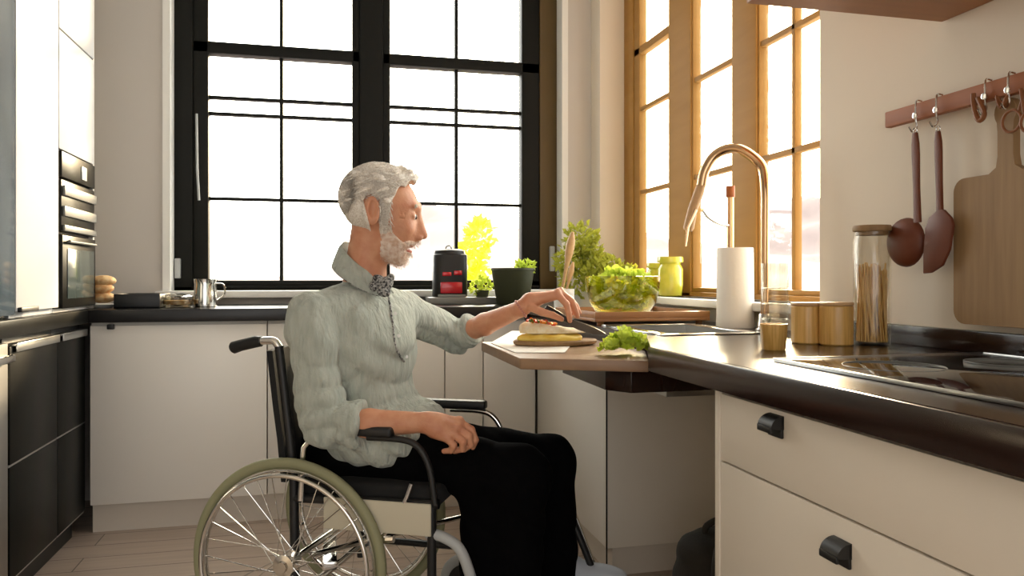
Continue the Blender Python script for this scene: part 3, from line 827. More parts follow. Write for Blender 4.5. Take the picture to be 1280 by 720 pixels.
# amber cup
c = at(967, 437, ZR)
r = thing('amber_cup', c, 'short amber brown ribbed cup at the front of the worktop, left of the hob', 'cup')
m = MB(); m.lathe([(0, 0), (.025, 0), (.027, .003), (.031, .060), (.029, .060), (.025, .006), (0, .006)], c, 32); m.build('cup_wall', M_amber, r)
MB().lathe([(0, .045), (.0285, .045), (.0285, .046), (0, .046)], c, 32).build('contents', M_amber, r)
# paper roll
c = at(919, 409, ZR)
r = thing('paper_towel_roll', c, 'white upright paper towel roll standing behind the sink', 'paper roll')
m = MB(); h = .268
m.lathe([(.019, .0), (.063, .0), (.064, .004), (.062, .03), (.0595, h-.004), (.058, h), (.02, h), (.019, h-.002)], c, 40); m.build('paper', M_paper, r)
MB().lathe([(0, .001), (.0185, .001), (.0185, h-.001), (.016, h-.001), (.016, h-.03), (0, h-.03)], c, 20).build('cardboard_core', M_lightwood, r)
# tray
TY0, TY1, TX0, TX1, TZ = 2.535, 3.02, .915, 1.36, ZR+.010
r = thing('serving_tray', ((TX0+TX1)/2, (TY0+TY1)/2, TZ), 'brown wooden tray lined with white paper under the green salad bowl', 'tray')
MB().prism([(TX0, TY0), (TX1, TY0), (TX1, TY1), (TX0, TY1)], TZ+.001, TZ+.012, .002).build('base', M_traywood, r)
rm = MB()
for lo, hi in (((TX0, TY0), (TX1, TY0+.012)), ((TX0, TY1-.012), (TX1, TY1)), ((TX0, TY0+.012), (TX0+.012, TY1-.012)), ((TX1-.012, TY0+.012), (TX1, TY1-.012))):
    rm.box((*lo, TZ+.012), (*hi, TZ+.036), .002)
rm.build('rim', M_traywood, r)
for x_, y_ in ((TX0+.03, TY0+.03), (TX1-.03, TY0+.03), (TX0+.03, TY1-.03), (TX1-.03, TY1-.03)):
    MB().lathe([(0, 0), (.012, 0), (.014, .011), (0, .011)], (x_, y_, ZR), 14).build('foot', M_traywood, r)
MB().prism([(TX0+.015, TY0+.015), (TX1-.015, TY0+.015), (TX1-.015, TY1-.015), (TX0+.015, TY1-.015)], TZ+.0125, TZ+.016).build('paper_liner', M_paper, r)
# salad bowl
zb = TZ+.017
c = W(778, 391, 2.88); c.z = zb
s_ = FL/(c.x*SA+c.y*CA)
Rb = 47/s_; hb = 48/s_
r = thing('salad_bowl', c, 'wide lime green glass bowl piled with salad on the wooden tray', 'bowl')
prof = [(0, 0), (Rb*.46, 0), (Rb*.54, .003), (Rb*.72, hb*.10), (Rb*.88, hb*.32), (Rb*.97, hb*.66), (Rb, hb), (Rb-.004, hb+.001), (Rb*.95, hb*.66), (Rb*.85, hb*.35), (Rb*.69, hb*.13), (Rb*.5, .008), (0, .008)]
MB().lathe(prof, c, 44).build('glass_shell', M_bowl, r)
def ruffle(m, p, R, ax, n=14, amp=.25, curl=.5):
    """ruffled leaf"""
    x, y = basis(ax); ax = Vector(ax).normalized(); ph = random.uniform(0, 6)
    vs = [p]; fs = []; rings = 3
    for k in range(1, rings+1):
        for j in range(n):
            a = 2*math.pi*j/n; rr = R*k/rings*(1+.18*math.sin(3*a+ph))
            z = R*(curl*(k/rings)**2+amp*(k/rings)**2*math.sin(5*a+ph*2)*.6+random.uniform(-.06, .06)*k/rings)
            vs.append(Vector(p)+(x*math.cos(a)+y*math.sin(a)*.8)*rr+ax*z)
    for j in range(n): fs.append((0, 1+j, 1+(j+1) % n))
    for k in range(1, rings):
        for j in range(n):
            a = 1+(k-1)*n+j; b = 1+(k-1)*n+(j+1) % n
            fs.append((a, a+n, b+n, b))
    m.add(vs, fs)
m = MB()
for i in range(230):
    a = random.uniform(0, 6.28); q = Rb*.80*math.sqrt(random.random())
    if i < 80: z_ = hb*(.62+.50*(1-(q/Rb)**2))+random.uniform(-.012, .01)
    else:
        z_ = hb*random.uniform(.12, .75); q = Rb*(.50+.40*min(1, z_/hb*1.3))*random.uniform(.75, 1)*.97
    p = c+Vector((q*math.cos(a), q*math.sin(a), z_))
    ruffle(m, p, random.uniform(.016, .03), Vector((random.uniform(-1, 1), random.uniform(-1, 1), 1.0)))
o = m.build('salad_leaves', M_lett, r, angle=180); o['kind'] = 'stuff'
MB().tube([c+Vector((-.02, .02, hb*.8)), W(701, 296, 2.95)], [.006, .0045], 8)
# wooden salad servers leaning left (spoon)
def server(name, lb, p0, p1, wid, m_):
    p0 = Vector(p0); p1 = Vector(p1); d = (p1-p0)
    pts = [p0+d*k/10 for k in range(11)]
    rad = [wid*w for w in (.55, .6, .5, .45, .45, .5, .65, .95, 1.15, .95, .35)]
    return tag(MB().tube(pts, rad, 12).build(name, m_), lb, 'spoon')
# herbs
c = Vector((1.13, 3.24, ZR)) ; c.z = ZR
r = thing('potted_herbs', c, 'bushy yellow-green herb plant in a pale pot behind the salad bowl in the corner', 'plant')
MB().lathe([(0, 0), (.055, 0), (.06, .004), (.075, .11), (.07, .11), (.065, .09), (0, .09)], c, 28).build('pot', M_reveal, r)
m = MB()
bl = [((c.x-.03, c.y, 1.23), .075), ((c.x-.075, c.y-.03, 1.14), .075), ((c.x+.035, c.y+.0, 1.10), .08), ((c.x+.11, c.y-.05, 1.08), .07), ((c.x+.03, c.y-.1, 1.06), .085), ((c.x-.06, c.y-.06, 1.06), .08), ((c.x+.18, c.y-.05, 1.06), .05), ((c.x-.0, c.y, 1.17), .07)]
leafcloud(m, bl, 190, .034)
m.build('foliage', M_herb, r)
m = MB()
for (q, _) in bl: m.tube(bez(c+Vector((0, 0, .09)), c+Vector((0, 0, .15)), Vector(q)-Vector((0, 0, .06)), q, 5), .0025, 6)
m.build('stems', M_dkleaf, r)
# yellow jars in the window recess
def yjar(px, lb, h, R0, X):
    Y = YX(px, X); c = Vector((X, Y, RZ0))
    r = thing('yellow_jar', c, lb, 'jar', 'yellow jars on the window ledge')
    MB().lathe([(0, 0), (R0*.8, 0), (R0*.9, .005), (R0, h*.3), (R0, h*.7), (R0*.8, h*.82), (R0*.86, h*.86), (0, h*.86)], c, 28).build('body', M_yel, r)
    MB().lathe([(0, h*.862), (R0*1.02, h*.862), (R0*1.05, h*.9), (R0, h), (0, h)], c, 28).build('lid', M_yel, r)
yjar(838, 'taller yellow glazed jar with a lid on the right window ledge', .175, .055, 1.475)
yjar(821, 'yellow glazed jar half hidden behind the salad bowl rim on the window ledge', .15, .045, 1.475)

# ============================================================ ON THE PULL-OUT BOARD
# white paper sheet
def sheet(name, px_pts, z, m_, lb, cat, th=.0015):
    pts = [at(px, py, z) for px, py in px_pts]
    return tag(MB().prism([(p.x, p.y) for p in pts], z, z+th).build(name, m_), lb, cat)
sheet('white_paper', [(613, 429), (644, 441), (706, 441), (720, 424), (690, 414), (640, 414)], PZ+.001, M_paper, 'white paper sheet lying under the round wooden plate', 'paper')
# small round cutting plate
pc = at(699, 432, PZ+.003); pc.y += .04
r = thing('wooden_plate', pc, 'small flat brown wooden plate carrying the flatbread on the pull-out board', 'plate')
MB().lathe([(0, 0), (.105, 0), (.112, .004), (.114, .012), (.110, .016), (.105, .013), (0, .012)], pc, 44, sx=1.18, sy=.62).build('plate_body', M_board, r)
o = r
# omelette
def blobdisc(c, sx, sy, h, seed, n=40, slope=0):
    rnd = random.Random(seed); m = MB(); vs = []; fs = []
    ks = [(0, 1), (.3, 1), (.6, .97), (.85, .88), (.97, .6), (1, .3), (.97, 0), (.5, 0), (0, 0)]
    ph = [rnd.uniform(0, 6) for _ in range(3)]
    for (q, hz) in ks:
        for j in range(n):
            a = 2*math.pi*j/n; w = 1+.05*math.sin(2*a+ph[0])+.04*math.sin(5*a+ph[1])+.02*math.sin(9*a+ph[2])
            x = q*sx*w*math.cos(a); y = q*sy*w*math.sin(a)
            vs.append(c+Vector((x, y, hz*h*(1+slope*x/sx)+(.002*math.sin(7*a+ph[1]) if 0 < hz < 1 else 0))))
    for k in range(len(ks)-1):
        for j in range(n): fs.append((k*n+j, k*n+(j+1) % n, (k+1)*n+(j+1) % n, (k+1)*n+j))
    return m.add(vs, fs)
oc = pc+Vector((-.02, 0, .0135))
tag(blobdisc(oc, .098, .056, .022, 3).build('omelette', M_cheese), 'thick golden yellow omelette on the brown wooden plate', 'omelette')
wc = pc+Vector((.0, .005, .0365))
tag(blobdisc(wc, .105, .050, .022, 8, slope=-.75).build('flatbread', M_wrap), 'folded pale flatbread lying on top of the golden omelette', 'bread')
m = MB(); mm_ = [MB(), MB(), MB()]
for i in range(46):
    k = i % 3; q = random.random()
    x = wc.x-.085+.085*random.random(); y = wc.y+random.uniform(-.034, .03)
    z = wc.z+.022*(1+.75*(wc.x-x)/.105)+.002+random.random()*.006
    b = bmesh.new(); bmesh.ops.create_cube(b, size=1)
    rot = Matrix.Rotation(random.uniform(0, 3), 3, Vector((random.random(), random.random(), random.random())))
    for v in b.verts: v.co = rot @ Vector((v.co.x*.013, v.co.y*.007, v.co.z*.006))+Vector((x, y, z))
    mm_[k].bm(b)
for m_, mt, nm, lb in zip(mm_, (M_red, M_orange, M_dkleaf), ('chopped_red_pepper', 'chopped_carrot', 'chopped_herbs'),
                          ('scattered chopped red pepper bits on the flatbread by the wrist', 'scattered chopped orange carrot bits on the flatbread by the wrist', 'scattered dark green herb bits on the flatbread by the wrist')):
    tag(m_.build(nm, mt, angle=10), lb, 'chopped vegetables', kind='stuff')
# lettuce
lc = at(787, 440, PZ+.012)
lc.y += .03
m = MB()
for i in range(60):
    d = Vector((random.uniform(-1, 1), random.uniform(-1, 1), random.uniform(0, 1)))
    p = lc+Vector((d.x*.048, d.y*.040, .004+d.z*.055*(1-.5*abs(d.x))))
    ruffle(m, p, random.uniform(.014, .022), Vector((d.x, d.y, .8)), amp=.5)
tag(m.build('lettuce', M_lett, angle=180), 'frilly green lettuce heart at the right end of the pull-out board', 'lettuce')

# ============================================================ ON THE BACK WORKTOP
def bk(px, Y, z=ZB): return Vector((XY(px, Y), Y, z))
# left group
c = bk(128, 3.62)
r = thing('bread_stack', c, 'stack of toasted rolls on a pale plate in the left corner of the back worktop', 'bread')
MB().lathe([(0, 0), (.035, 0), (.055, .016), (.052, .018), (0, .006)], c, 28).build('plate', M_reveal, r)
for i, z in enumerate((.045, .085, .118)):
    MB().ell(c+Vector((.004*(-1)**i, 0, z)), (.05, .05, .024), 20, jit=.03).build('bread_roll', M_bread, r)
x0, x1 = XY(146, 3.55), XY(203, 3.55)
r = thing('black_tray', ((x0+x1)/2, 3.6, ZB), 'low black open box on the back worktop beside the bread', 'tray')
m = MB(); m.box((x0, 3.5, ZB), (x1, 3.72, ZB+.008), .001); m.box((x0, 3.5, ZB), (x1, 3.508, ZB+.062), .002); m.box((x0, 3.712, ZB), (x1, 3.72, ZB+.062), .002)
m.box((x0, 3.508, ZB), (x0+.008, 3.712, ZB+.062), .002); m.box((x1-.008, 3.508, ZB), (x1, 3.712, ZB+.062), .002); m.build('box_body', M_black, r)
tag(MB().box((x0+.02, 3.52, ZB+.009), (x1-.02, 3.70, ZB+.03), .003).build('dark_notebook', M_blackf), 'dark flat book lying in the low black box', 'book')
c = bk(222, 3.6)
r = thing('glass_dish', c, 'small clear glass dish with a lid, left of the metal cup', 'dish')
MB().lathe([(0, 0), (.055, 0), (.066, .012), (.07, .045), (.066, .045), (.062, .014), (0, .006)], c, 32).build('dish', M_ghost, r)
MB().lathe([(0, .062), (.02, .062), (.055, .057), (.072, .046), (.066, .045), (0, .05)], c, 32).build('lid', M_ghost, r)
MB().lathe([(0, .012), (.055, .014), (.06, .032), (0, .034)], c, 24).build('contents', M_bread, r)
c = bk(257, 3.62)
r = thing('metal_cup', c, 'shiny metal milk cup with a handle on the back worktop by the window stile', 'cup')
MB().lathe([(0, 0), (.044, 0), (.048, .004), (.050, .06), (.046, .10), (.050, .125), (.047, .125), (.043, .10), (.046, .06), (.044, .006), (0, .006)], c, 32).build('cup_body', M_chrome, r)
MB().tube(smoothpath([c+Vector((.045, 0, .105)), c+Vector((.075, 0, .10)), c+Vector((.08, 0, .06)), c+Vector((.05, 0, .03))], 5), .004, 8).build('handle', M_chrome, r)
# grey slab with coffee machine
YQ = 3.80
x0, x1 = XY(534, YQ), XY(624, YQ)
tag(MB().box((x0, YQ-.10, ZB+.0005), (x1, YQ+.08, ZB+.034), .004).build('grey_slab', M_grey), 'grey stone slab under the black coffee machine with red panels', 'slab')
zq = ZB+.0345
x0, x1 = XY(541, YQ), XY(583, YQ)
xc = (x0+x1)/2; wd = (x1-x0)/2
r = thing('coffee_machine', (xc, YQ, zq), 'black rounded coffee machine with glowing red panels in front of the back window', 'coffee machine')
m = MB(); m.prism([(xc+(wd)*math.copysign(abs(math.cos(a))**.5, math.cos(a)), YQ+.065*math.copysign(abs(math.sin(a))**.5, math.sin(a))) for a in [2*math.pi*i/40+.01 for i in range(40)]], zq, zq+.215, .008)
m.build('housing', M_black, r)
MB().lathe([(0, .0), (.07, 0), (.066, .018), (.045, .026), (0, .028)], (xc, YQ, zq+.215), 28, sx=wd/.075, sy=.9).build('lid', M_black, r)
MB().torus((xc-.005, YQ, zq+.245), .014, .004, (0, 1, 0), 20, 8).build('lid_knob', M_greyp, r)
yf = YQ-.067
MB().box((xc-wd*.66, yf-.004, zq+.02), (xc+wd*.62, yf+.004, zq+.075), .004).build('lower_red_panel', M_redglow, r)
MB().box((xc-wd*.55, yf-.004, zq+.105), (xc-wd*.02, yf+.004, zq+.125), .003).build('red_light', M_redglow, r)
MB().box((xc+wd*.12, yf-.004, zq+.11), (xc+wd*.6, yf+.004, zq+.132), .003).build('red_light', M_redglow, r)
MB().box((xc-wd*.8, yf-.012, zq), (xc+wd*.8, yf+.004, zq+.014), .002).build('drip_tray', M_grey, r)
c = Vector((XY(601, YQ), YQ-.03, zq))
r = thing('small_herb_pot', c, 'small low pot of green sprigs between the coffee machine and the dark olive pot', 'plant')
MB().lathe([(0, 0), (.03, 0), (.036, .035), (.032, .035), (0, .03)], c, 24).build('pot', M_pot, r)
m = MB(); leafcloud(m, [(c+Vector((-.03, 0, .05)), .03), (c+Vector((.02, 0, .05)), .03), (c+Vector((.0, -.02, .075)), .03)], 70, .024); m.build('foliage', M_lett, r)
c = Vector((XY(641, 3.62), 3.62, ZB))
r = thing('olive_plant_pot', c, 'wide dark olive plant pot with small green leaves behind the reaching hand', 'plant pot')
MB().lathe([(0, 0), (.075, 0), (.078, .003), (.105, .165), (.109, .168), (.108, .178), (.100, .178), (.095, .15), (0, .145)], c, 40).build('pot', M_pot, r)
m = MB(); leafcloud(m, [(c+Vector((.05, 0, .17)), .038), (c+Vector((.07, -.02, .185)), .028)], 80, .026); m.build('foliage', M_lett, r)
# white holder + wooden spoons near the hand
c = Vector((XY(690, 3.05), 3.05, 0)); 
c = Vector((.985, 3.12, ZR))
r = thing('utensil_holder', c, 'small white holder with wooden spoons, behind the reaching hand', 'holder')
MB().lathe([(0, 0), (.038, 0), (.042, .004), (.045, .12), (.041, .12), (.038, .008), (0, .008)], c, 28).build('cup', M_reveal, r)
def stick(name, lb, p0, p1, k):
    d = Vector(p1)-Vector(p0); pts = [Vector(p0)+d*i/12 for i in range(13)]
    rad = [k*v for v in (.006, .006, .006, .006, .0065, .007, .0075, .009, .013, .018, .019, .015, .006)]
    return tag(MB().tube(pts, rad, 12).build(name, M_lightwood), lb, 'spoon')
tW = 3.2
stick('wooden_spoon', 'large pale wooden spoon leaning up to the right out of the white holder', c+Vector((-.028, 0, .012)), W(716, 290, 3.17), 1.0)
stick('wooden_fork', 'thinner pale wooden spoon standing lower in the white holder', c+Vector((-.012, .012, .012)), c+Vector((.035, -.02, .235)), .7)

# backpack in the knee space
c = Vector((1.075, 1.92, 0))
r = thing('backpack', c, 'dark brown backpack on the floor under the worktop beside the white drawers', 'backpack')
def bagfn(p):
    q = p-np.array([c.x, c.y, 0])
    d = ell(q, (0, 0, .175), (.185, .12, .215))
    bx_ = np.maximum(np.maximum(np.abs(q[:, 0])-.14, np.abs(q[:, 1])-.095), np.abs(q[:, 2]-.17)-.168)
    d = smax(d, bx_, .06)
    d = smin(d, ell(q, (0, -.11, .12), (.11, .045, .10)), .02)
    d = smin(d, ell(q, (0, 0, .315), (.13, .10, .045)), .03)
    n = np.sin(q[:, 0]*60+3*np.sin(q[:, 2]*22))*np.sin(q[:, 2]*40+2*np.sin(q[:, 0]*30))*.003
    return smax(d+n, -q[:, 2]+.002, .01)
v, f = surface(bagfn, (c.x-.2, c.y-.2, -.02), (c.x+.2, c.y+.2, .40), .007)
m = MB(); m.v = [tuple(x) for x in v]; m.f = [tuple(x) for x in f.tolist()]
m.build('bag_body', M_bag, r, angle=180)
MB().tube(smoothpath([(c.x-.06, c.y, .345), (c.x-.055, c.y, .375), (c.x, c.y, .392), (c.x+.055, c.y, .375), (c.x+.06, c.y, .345)], 5), .009, 10).build('carry_loop', M_bag, r)
for sx in (-1, 1):
    MB().tube(smoothpath([(c.x-.02+sx*.05, c.y-.09, .34), (c.x-.02+sx*.09, c.y-.15, .30), (c.x+sx*.12, c.y-.17, .18), (c.x+sx*.12, c.y-.13, .05), (c.x+sx*.10, c.y-.09, .02)], 5), .012, 10).build('shoulder_strap', M_bag, r)
MB().tube(smoothpath([(c.x-.10, c.y-.148, .17), (c.x, c.y-.162, .175), (c.x+.10, c.y-.148, .17)], 5), .004, 8).build('zip', M_bagl, r)
# ============================================================ WHEELCHAIR  (camera-aligned frame: a right, t away, z up)
def cw(a, t, z): return Vector((t*SA+a*CA, t*CA-a*SA, z))
CH = (-.553, 2.305); PSI = math.radians(-13)
cp, sp = math.cos(PSI), math.sin(PSI)
def ch(x, y, z):
    """chair frame: x forward, y to the sitter's left (away), z up"""
    return cw(CH[0]+x*cp-y*sp, CH[1]+x*sp+y*cp, z)
axw = (ch(0, 1, 0)-ch(0, 0, 0)).normalized()
wc_ = thing('wheelchair', ch(0, 0, 0), 'black wheelchair with olive-tyred spoked wheels in which the grey-haired man sits', 'wheelchair')
AXZ = .287
def wheel(sy):
    y = sy*.25
    c = ch(0, y, AXZ)
    tyre = MB().torus(c, .2735, .0135, axw, 96, 12, rr=.0125).build('wheel_tyre', M_tire, wc_, angle=180)
    MB().torus(c, .2545, .0075, axw, 96, 10, rr=.011).build('wheel_rim', M_chrome, tyre)
    co_ = ch(0, y+sy*.030, AXZ)
    MB().torus(co_, .245, .0062, axw, 96, 10).build('hand_rim', M_chrome, tyre)
    m = MB()
    for k in range(6):
        a = 2*math.pi*k/6+.3
        dx, dz = math.cos(a), math.sin(a)
        m.tube([ch(dx*.249, y+sy*.008, AXZ+dz*.249), ch(dx*.246, y+sy*.030, AXZ+dz*.246)], .004, 8)
    m.build('rim_clip', M_black, tyre)
    m = MB()
    for k in range(32):
        a = 2*math.pi*k/32; off = (1 if k % 4 < 2 else -1)*.9; s2 = 1 if k % 2 else -1
        hx_, hz_ = .026*math.cos(a+off), .026*math.sin(a+off)
        m.tube([ch(hx_, y+s2*.022, AXZ+hz_), ch(.248*math.cos(a), y, AXZ+.248*math.sin(a))], .0014, 6)
    sp_ = m.build('spokes', M_chrome, tyre); sp_['kind'] = 'stuff'
    MB().lathe([(0, -.034), (.014, -.034), (.016, -.026), (.030, -.024), (.030, -.020), (.015, -.016), (.015, .016), (.030, .020), (.030, .024), (.016, .026), (.014, .034), (0, .034)], c, 24, axis=axw).build('hub', M_chrome, tyre)
wheel(-1); wheel(1)
BK = -.01
fr = MB(); 
for sy in (-1, 1):
    y = sy*.215
    # back cane, seat rail, lower rail, front post
    fr.tube([ch(.005, y, .14), ch(.0, y, .50), ch(-.012, y, .62), ch(-.045, y, .872)], .0125, 12)
    fr.tube([ch(-.0, y, .455), ch(.42, y, .465)], .0125, 12)
    fr.tube([ch(.0, y, .20), ch(.40, y, .20)], .011, 12)
    fr.tube([ch(.40, y, .14), ch(.40, y, .465)], .0125, 12)
fr.build('frame', M_black, wc_)
m = MB()
m.tube([ch(.03, -.21, .20), ch(.33, .21, .45)], .010); m.tube([ch(.03, .21, .20), ch(.33, -.21, .45)], .010)
m.tube([ch(.05, -.21, .30), ch(.36, .21, .30)], .008)
m.build('cross_brace', M_chrome, wc_)
m = MB(); m.tube([ch(.0, -.25, AXZ), ch(.0, .25, AXZ)], .011); m.box(ch(.0, 0, .26)-Vector((.02, .2, .012)), ch(.0, 0, .26)+Vector((.02, .2, .012)), .003); m.build('axle', M_chrome, wc_)
for sy in (-1, 1):
    y = sy*.215
    h_ = MB().tube(smoothpath([ch(-.045, y, .868), ch(-.058, y, .885), ch(-.08, y, .887), ch(-.115, y, .884)], 5), .011, 12).build('push_handle', M_chrome, wc_)
    g = MB(); q = [ch(-.10, y, .884), ch(-.115, y, .8835), ch(-.165, y, .872), ch(-.187, y, .865), ch(-.192, y, .863)]
    g.tube(q, [.0145, .0165, .0165, .0175, .013], 14); g.build('grip', M_black, h_)
# backrest sling
def sling(pts0, pts1, th, bulge, n=10):
    """surface between two polylines with thickness"""
    vs = []; fs = []; k = len(pts0)
    for s_ in (0, 1):
        for i in range(k):
            for j in range(n+1):
                t = j/n; p = pts0[i].lerp(pts1[i], t); b = bulge*4*t*(1-t)
                vs.append(p+(-(ch(1, 0, 0)-ch(0, 0, 0)))*(b+s_*th))
    w_ = n+1; o2 = k*w_
    for i in range(k-1):
        for j in range(n):
            a = i*w_+j; fs.append((a, a+1, a+w_+1, a+w_)); fs.append((o2+a, o2+a+w_, o2+a+w_+1, o2+a+1))
    for i in range(k-1):
        for j in (0, n):
            a = i*w_+j; fs.append((a, a+w_, o2+a+w_, o2+a))
    for j in range(n):
        for i in (0, k-1):
            a = i*w_+j; fs.append((a, a+1, o2+a+1, o2+a))
    return MB().add(vs, fs)
zz = [.50, .56, .62, .70, .78, .86]
xb_ = [0, -.006, -.012, -.024, -.034, -.044]
sling([ch(x-.014, -.228, z) for x, z in zip(xb_, zz)], [ch(x-.014, .228, z) for x, z in zip(xb_, zz)], .018, .035).build('backrest', M_blackf, wc_)
m = MB()
def chbox(x0, x1, y0, y1, z0, z1, bev):
    b = bmesh.new(); bmesh.ops.create_cube(b, size=1)
    for v in b.verts: v.co = Vector((x0+(v.co.x+.5)*(x1-x0), y0+(v.co.y+.5)*(y1-y0), z0+(v.co.z+.5)*(z1-z0)))
    bmesh.ops.bevel(b, geom=b.edges[:], offset=bev, segments=3, affect='EDGES', profile=.5)
    for v in b.verts: v.co = ch(*v.co)
    return MB().bm(b)
chbox(.0, .42, -.205, .205, .452, .505, .015).build('seat_cushion', M_blackf, wc_)
chbox(.10, .405, -.238, -.231, .385, .470, .003).build('side_guard', M_cream, wc_)
chbox(.10, .405, .231, .238, .385, .470, .003).build('side_guard', M_cream, wc_)
for sy in (-1, 1):
    y = sy*.232
    a_ = chbox(.06, .43 if sy > 0 else .30, y-.022, y+.022, .640, .668, .009).build('armrest', M_black, wc_)
    xe = .43 if sy > 0 else .345
    t_ = MB(); t_.tube(smoothpath([ch(xe-.12, y, .636), ch(xe-.02, y, .634), ch(xe+.025, y, .615), ch(xe+.055, y, .56), ch(xe+.07, y, .47)], 6), .009, 12)
    t_.build('armrest_tube', M_chrome if sy > 0 else M_black, a_)
    MB().tube([ch(.03, y, .455), ch(.04, y, .60), ch(.07, y, .634), ch(.12, y, .636)], .009, 12).build('rear_post', M_chrome, a_)
# brake levers
for sy in (-1, 1):
    y = sy*.232
    m = MB(); m.tube(smoothpath([ch(.25, y, .36), ch(.29, y, .40), ch(.33, y, .47), ch(.35, y, .52)], 4), .006, 8); m.tube([ch(.22, y, .36), ch(.30, y, .37)], .010, 8)
    m.build('brake_lever', M_chrome, wc_)
# footrest hangers and foot plates
for sy in (-1, 1):
    y = sy*.19
    hm = MB()
    if sy < 0:
        hm.tube(smoothpath([ch(.385, y-.02, .385), ch(.43, y-.02, .378), ch(.475, y-.02, .35), ch(.505, y-.02, .28), ch(.52, y-.01, .20), ch(.535, y, .12)], 6), .0145, 14)
        h_ = hm.build('footrest_hanger', M_greyp, wc_)
        chbox(.46, .62, y-.04, y+.13, .105, .118, .005).build('foot_plate', M_greyp, h_)
    else:
        hm.tube(smoothpath([ch(.44, y, .47), ch(.56, y+.01, .44), ch(.67, y+.01, .39), ch(.735, y+.015, .26), ch(.79, y+.02, .12)], 6), .011, 12)
        h_ = hm.build('footrest_hanger', M_black, wc_)
        MB().tube([ch(.70, y+.045, .36), ch(.80, y+.05, .11)], .006, 10).build('chrome_rod', M_chrome, h_)
        chbox(.60, .84, y-.13, y+.07, .105, .120, .006).build('foot_plate', M_greyp, h_)
# front castors
for sy in (-1, 1):
    y = sy*.215; c = ch(.37, y, .09)
    t_ = MB().torus(c, .072, .018, axw, 40, 10).build('castor_wheel', M_greyp, wc_)
    MB().lathe([(0, -.014), (.062, -.012), (.062, .012), (0, .014)], c, 24, axis=axw).build('castor_disc', M_black, t_)
    m = MB(); m.tube([ch(.37, y+.028, .09), ch(.385, y+.024, .20), ch(.395, y, .215)], .006); m.tube([ch(.37, y-.028, .09), ch(.385, y-.024, .20), ch(.395, y, .215)], .006); m.tube([ch(.395, y, .20), ch(.40, y, .27)], .013)
    m.build('castor_fork', M_chrome, t_)

# ============================================================ THE MAN
# works in the camera-aligned metric frame (a, t, z); Q gives it from a pixel and depth
def Q(px, py, t): return np.array([(px-640)/FL*t, t, H+(HY-py)/FL*t])
man = bpy.data.objects.new('person', None); C.objects.link(man)
man.rotation_euler = (0, 0, -A); man.empty_display_size = .05
pb = Q(455, 560, 2.28)
man.location = cw(pb[0], pb[1], 0); ORG['person'] = Vector((0, 0, 0))
MOFF = np.array([pb[0], pb[1], 0.])
tag(man, 'grey-haired bearded man in a sage shirt and black trousers, seated, reaching over the wooden board with a knife', 'person')
man['label'] = 'seated grey-haired bearded man in a sage shirt and black trousers holding a knife'
ORG['person'] = Vector(MOFF)
def q(px, py, t): return Q(px, py, t)

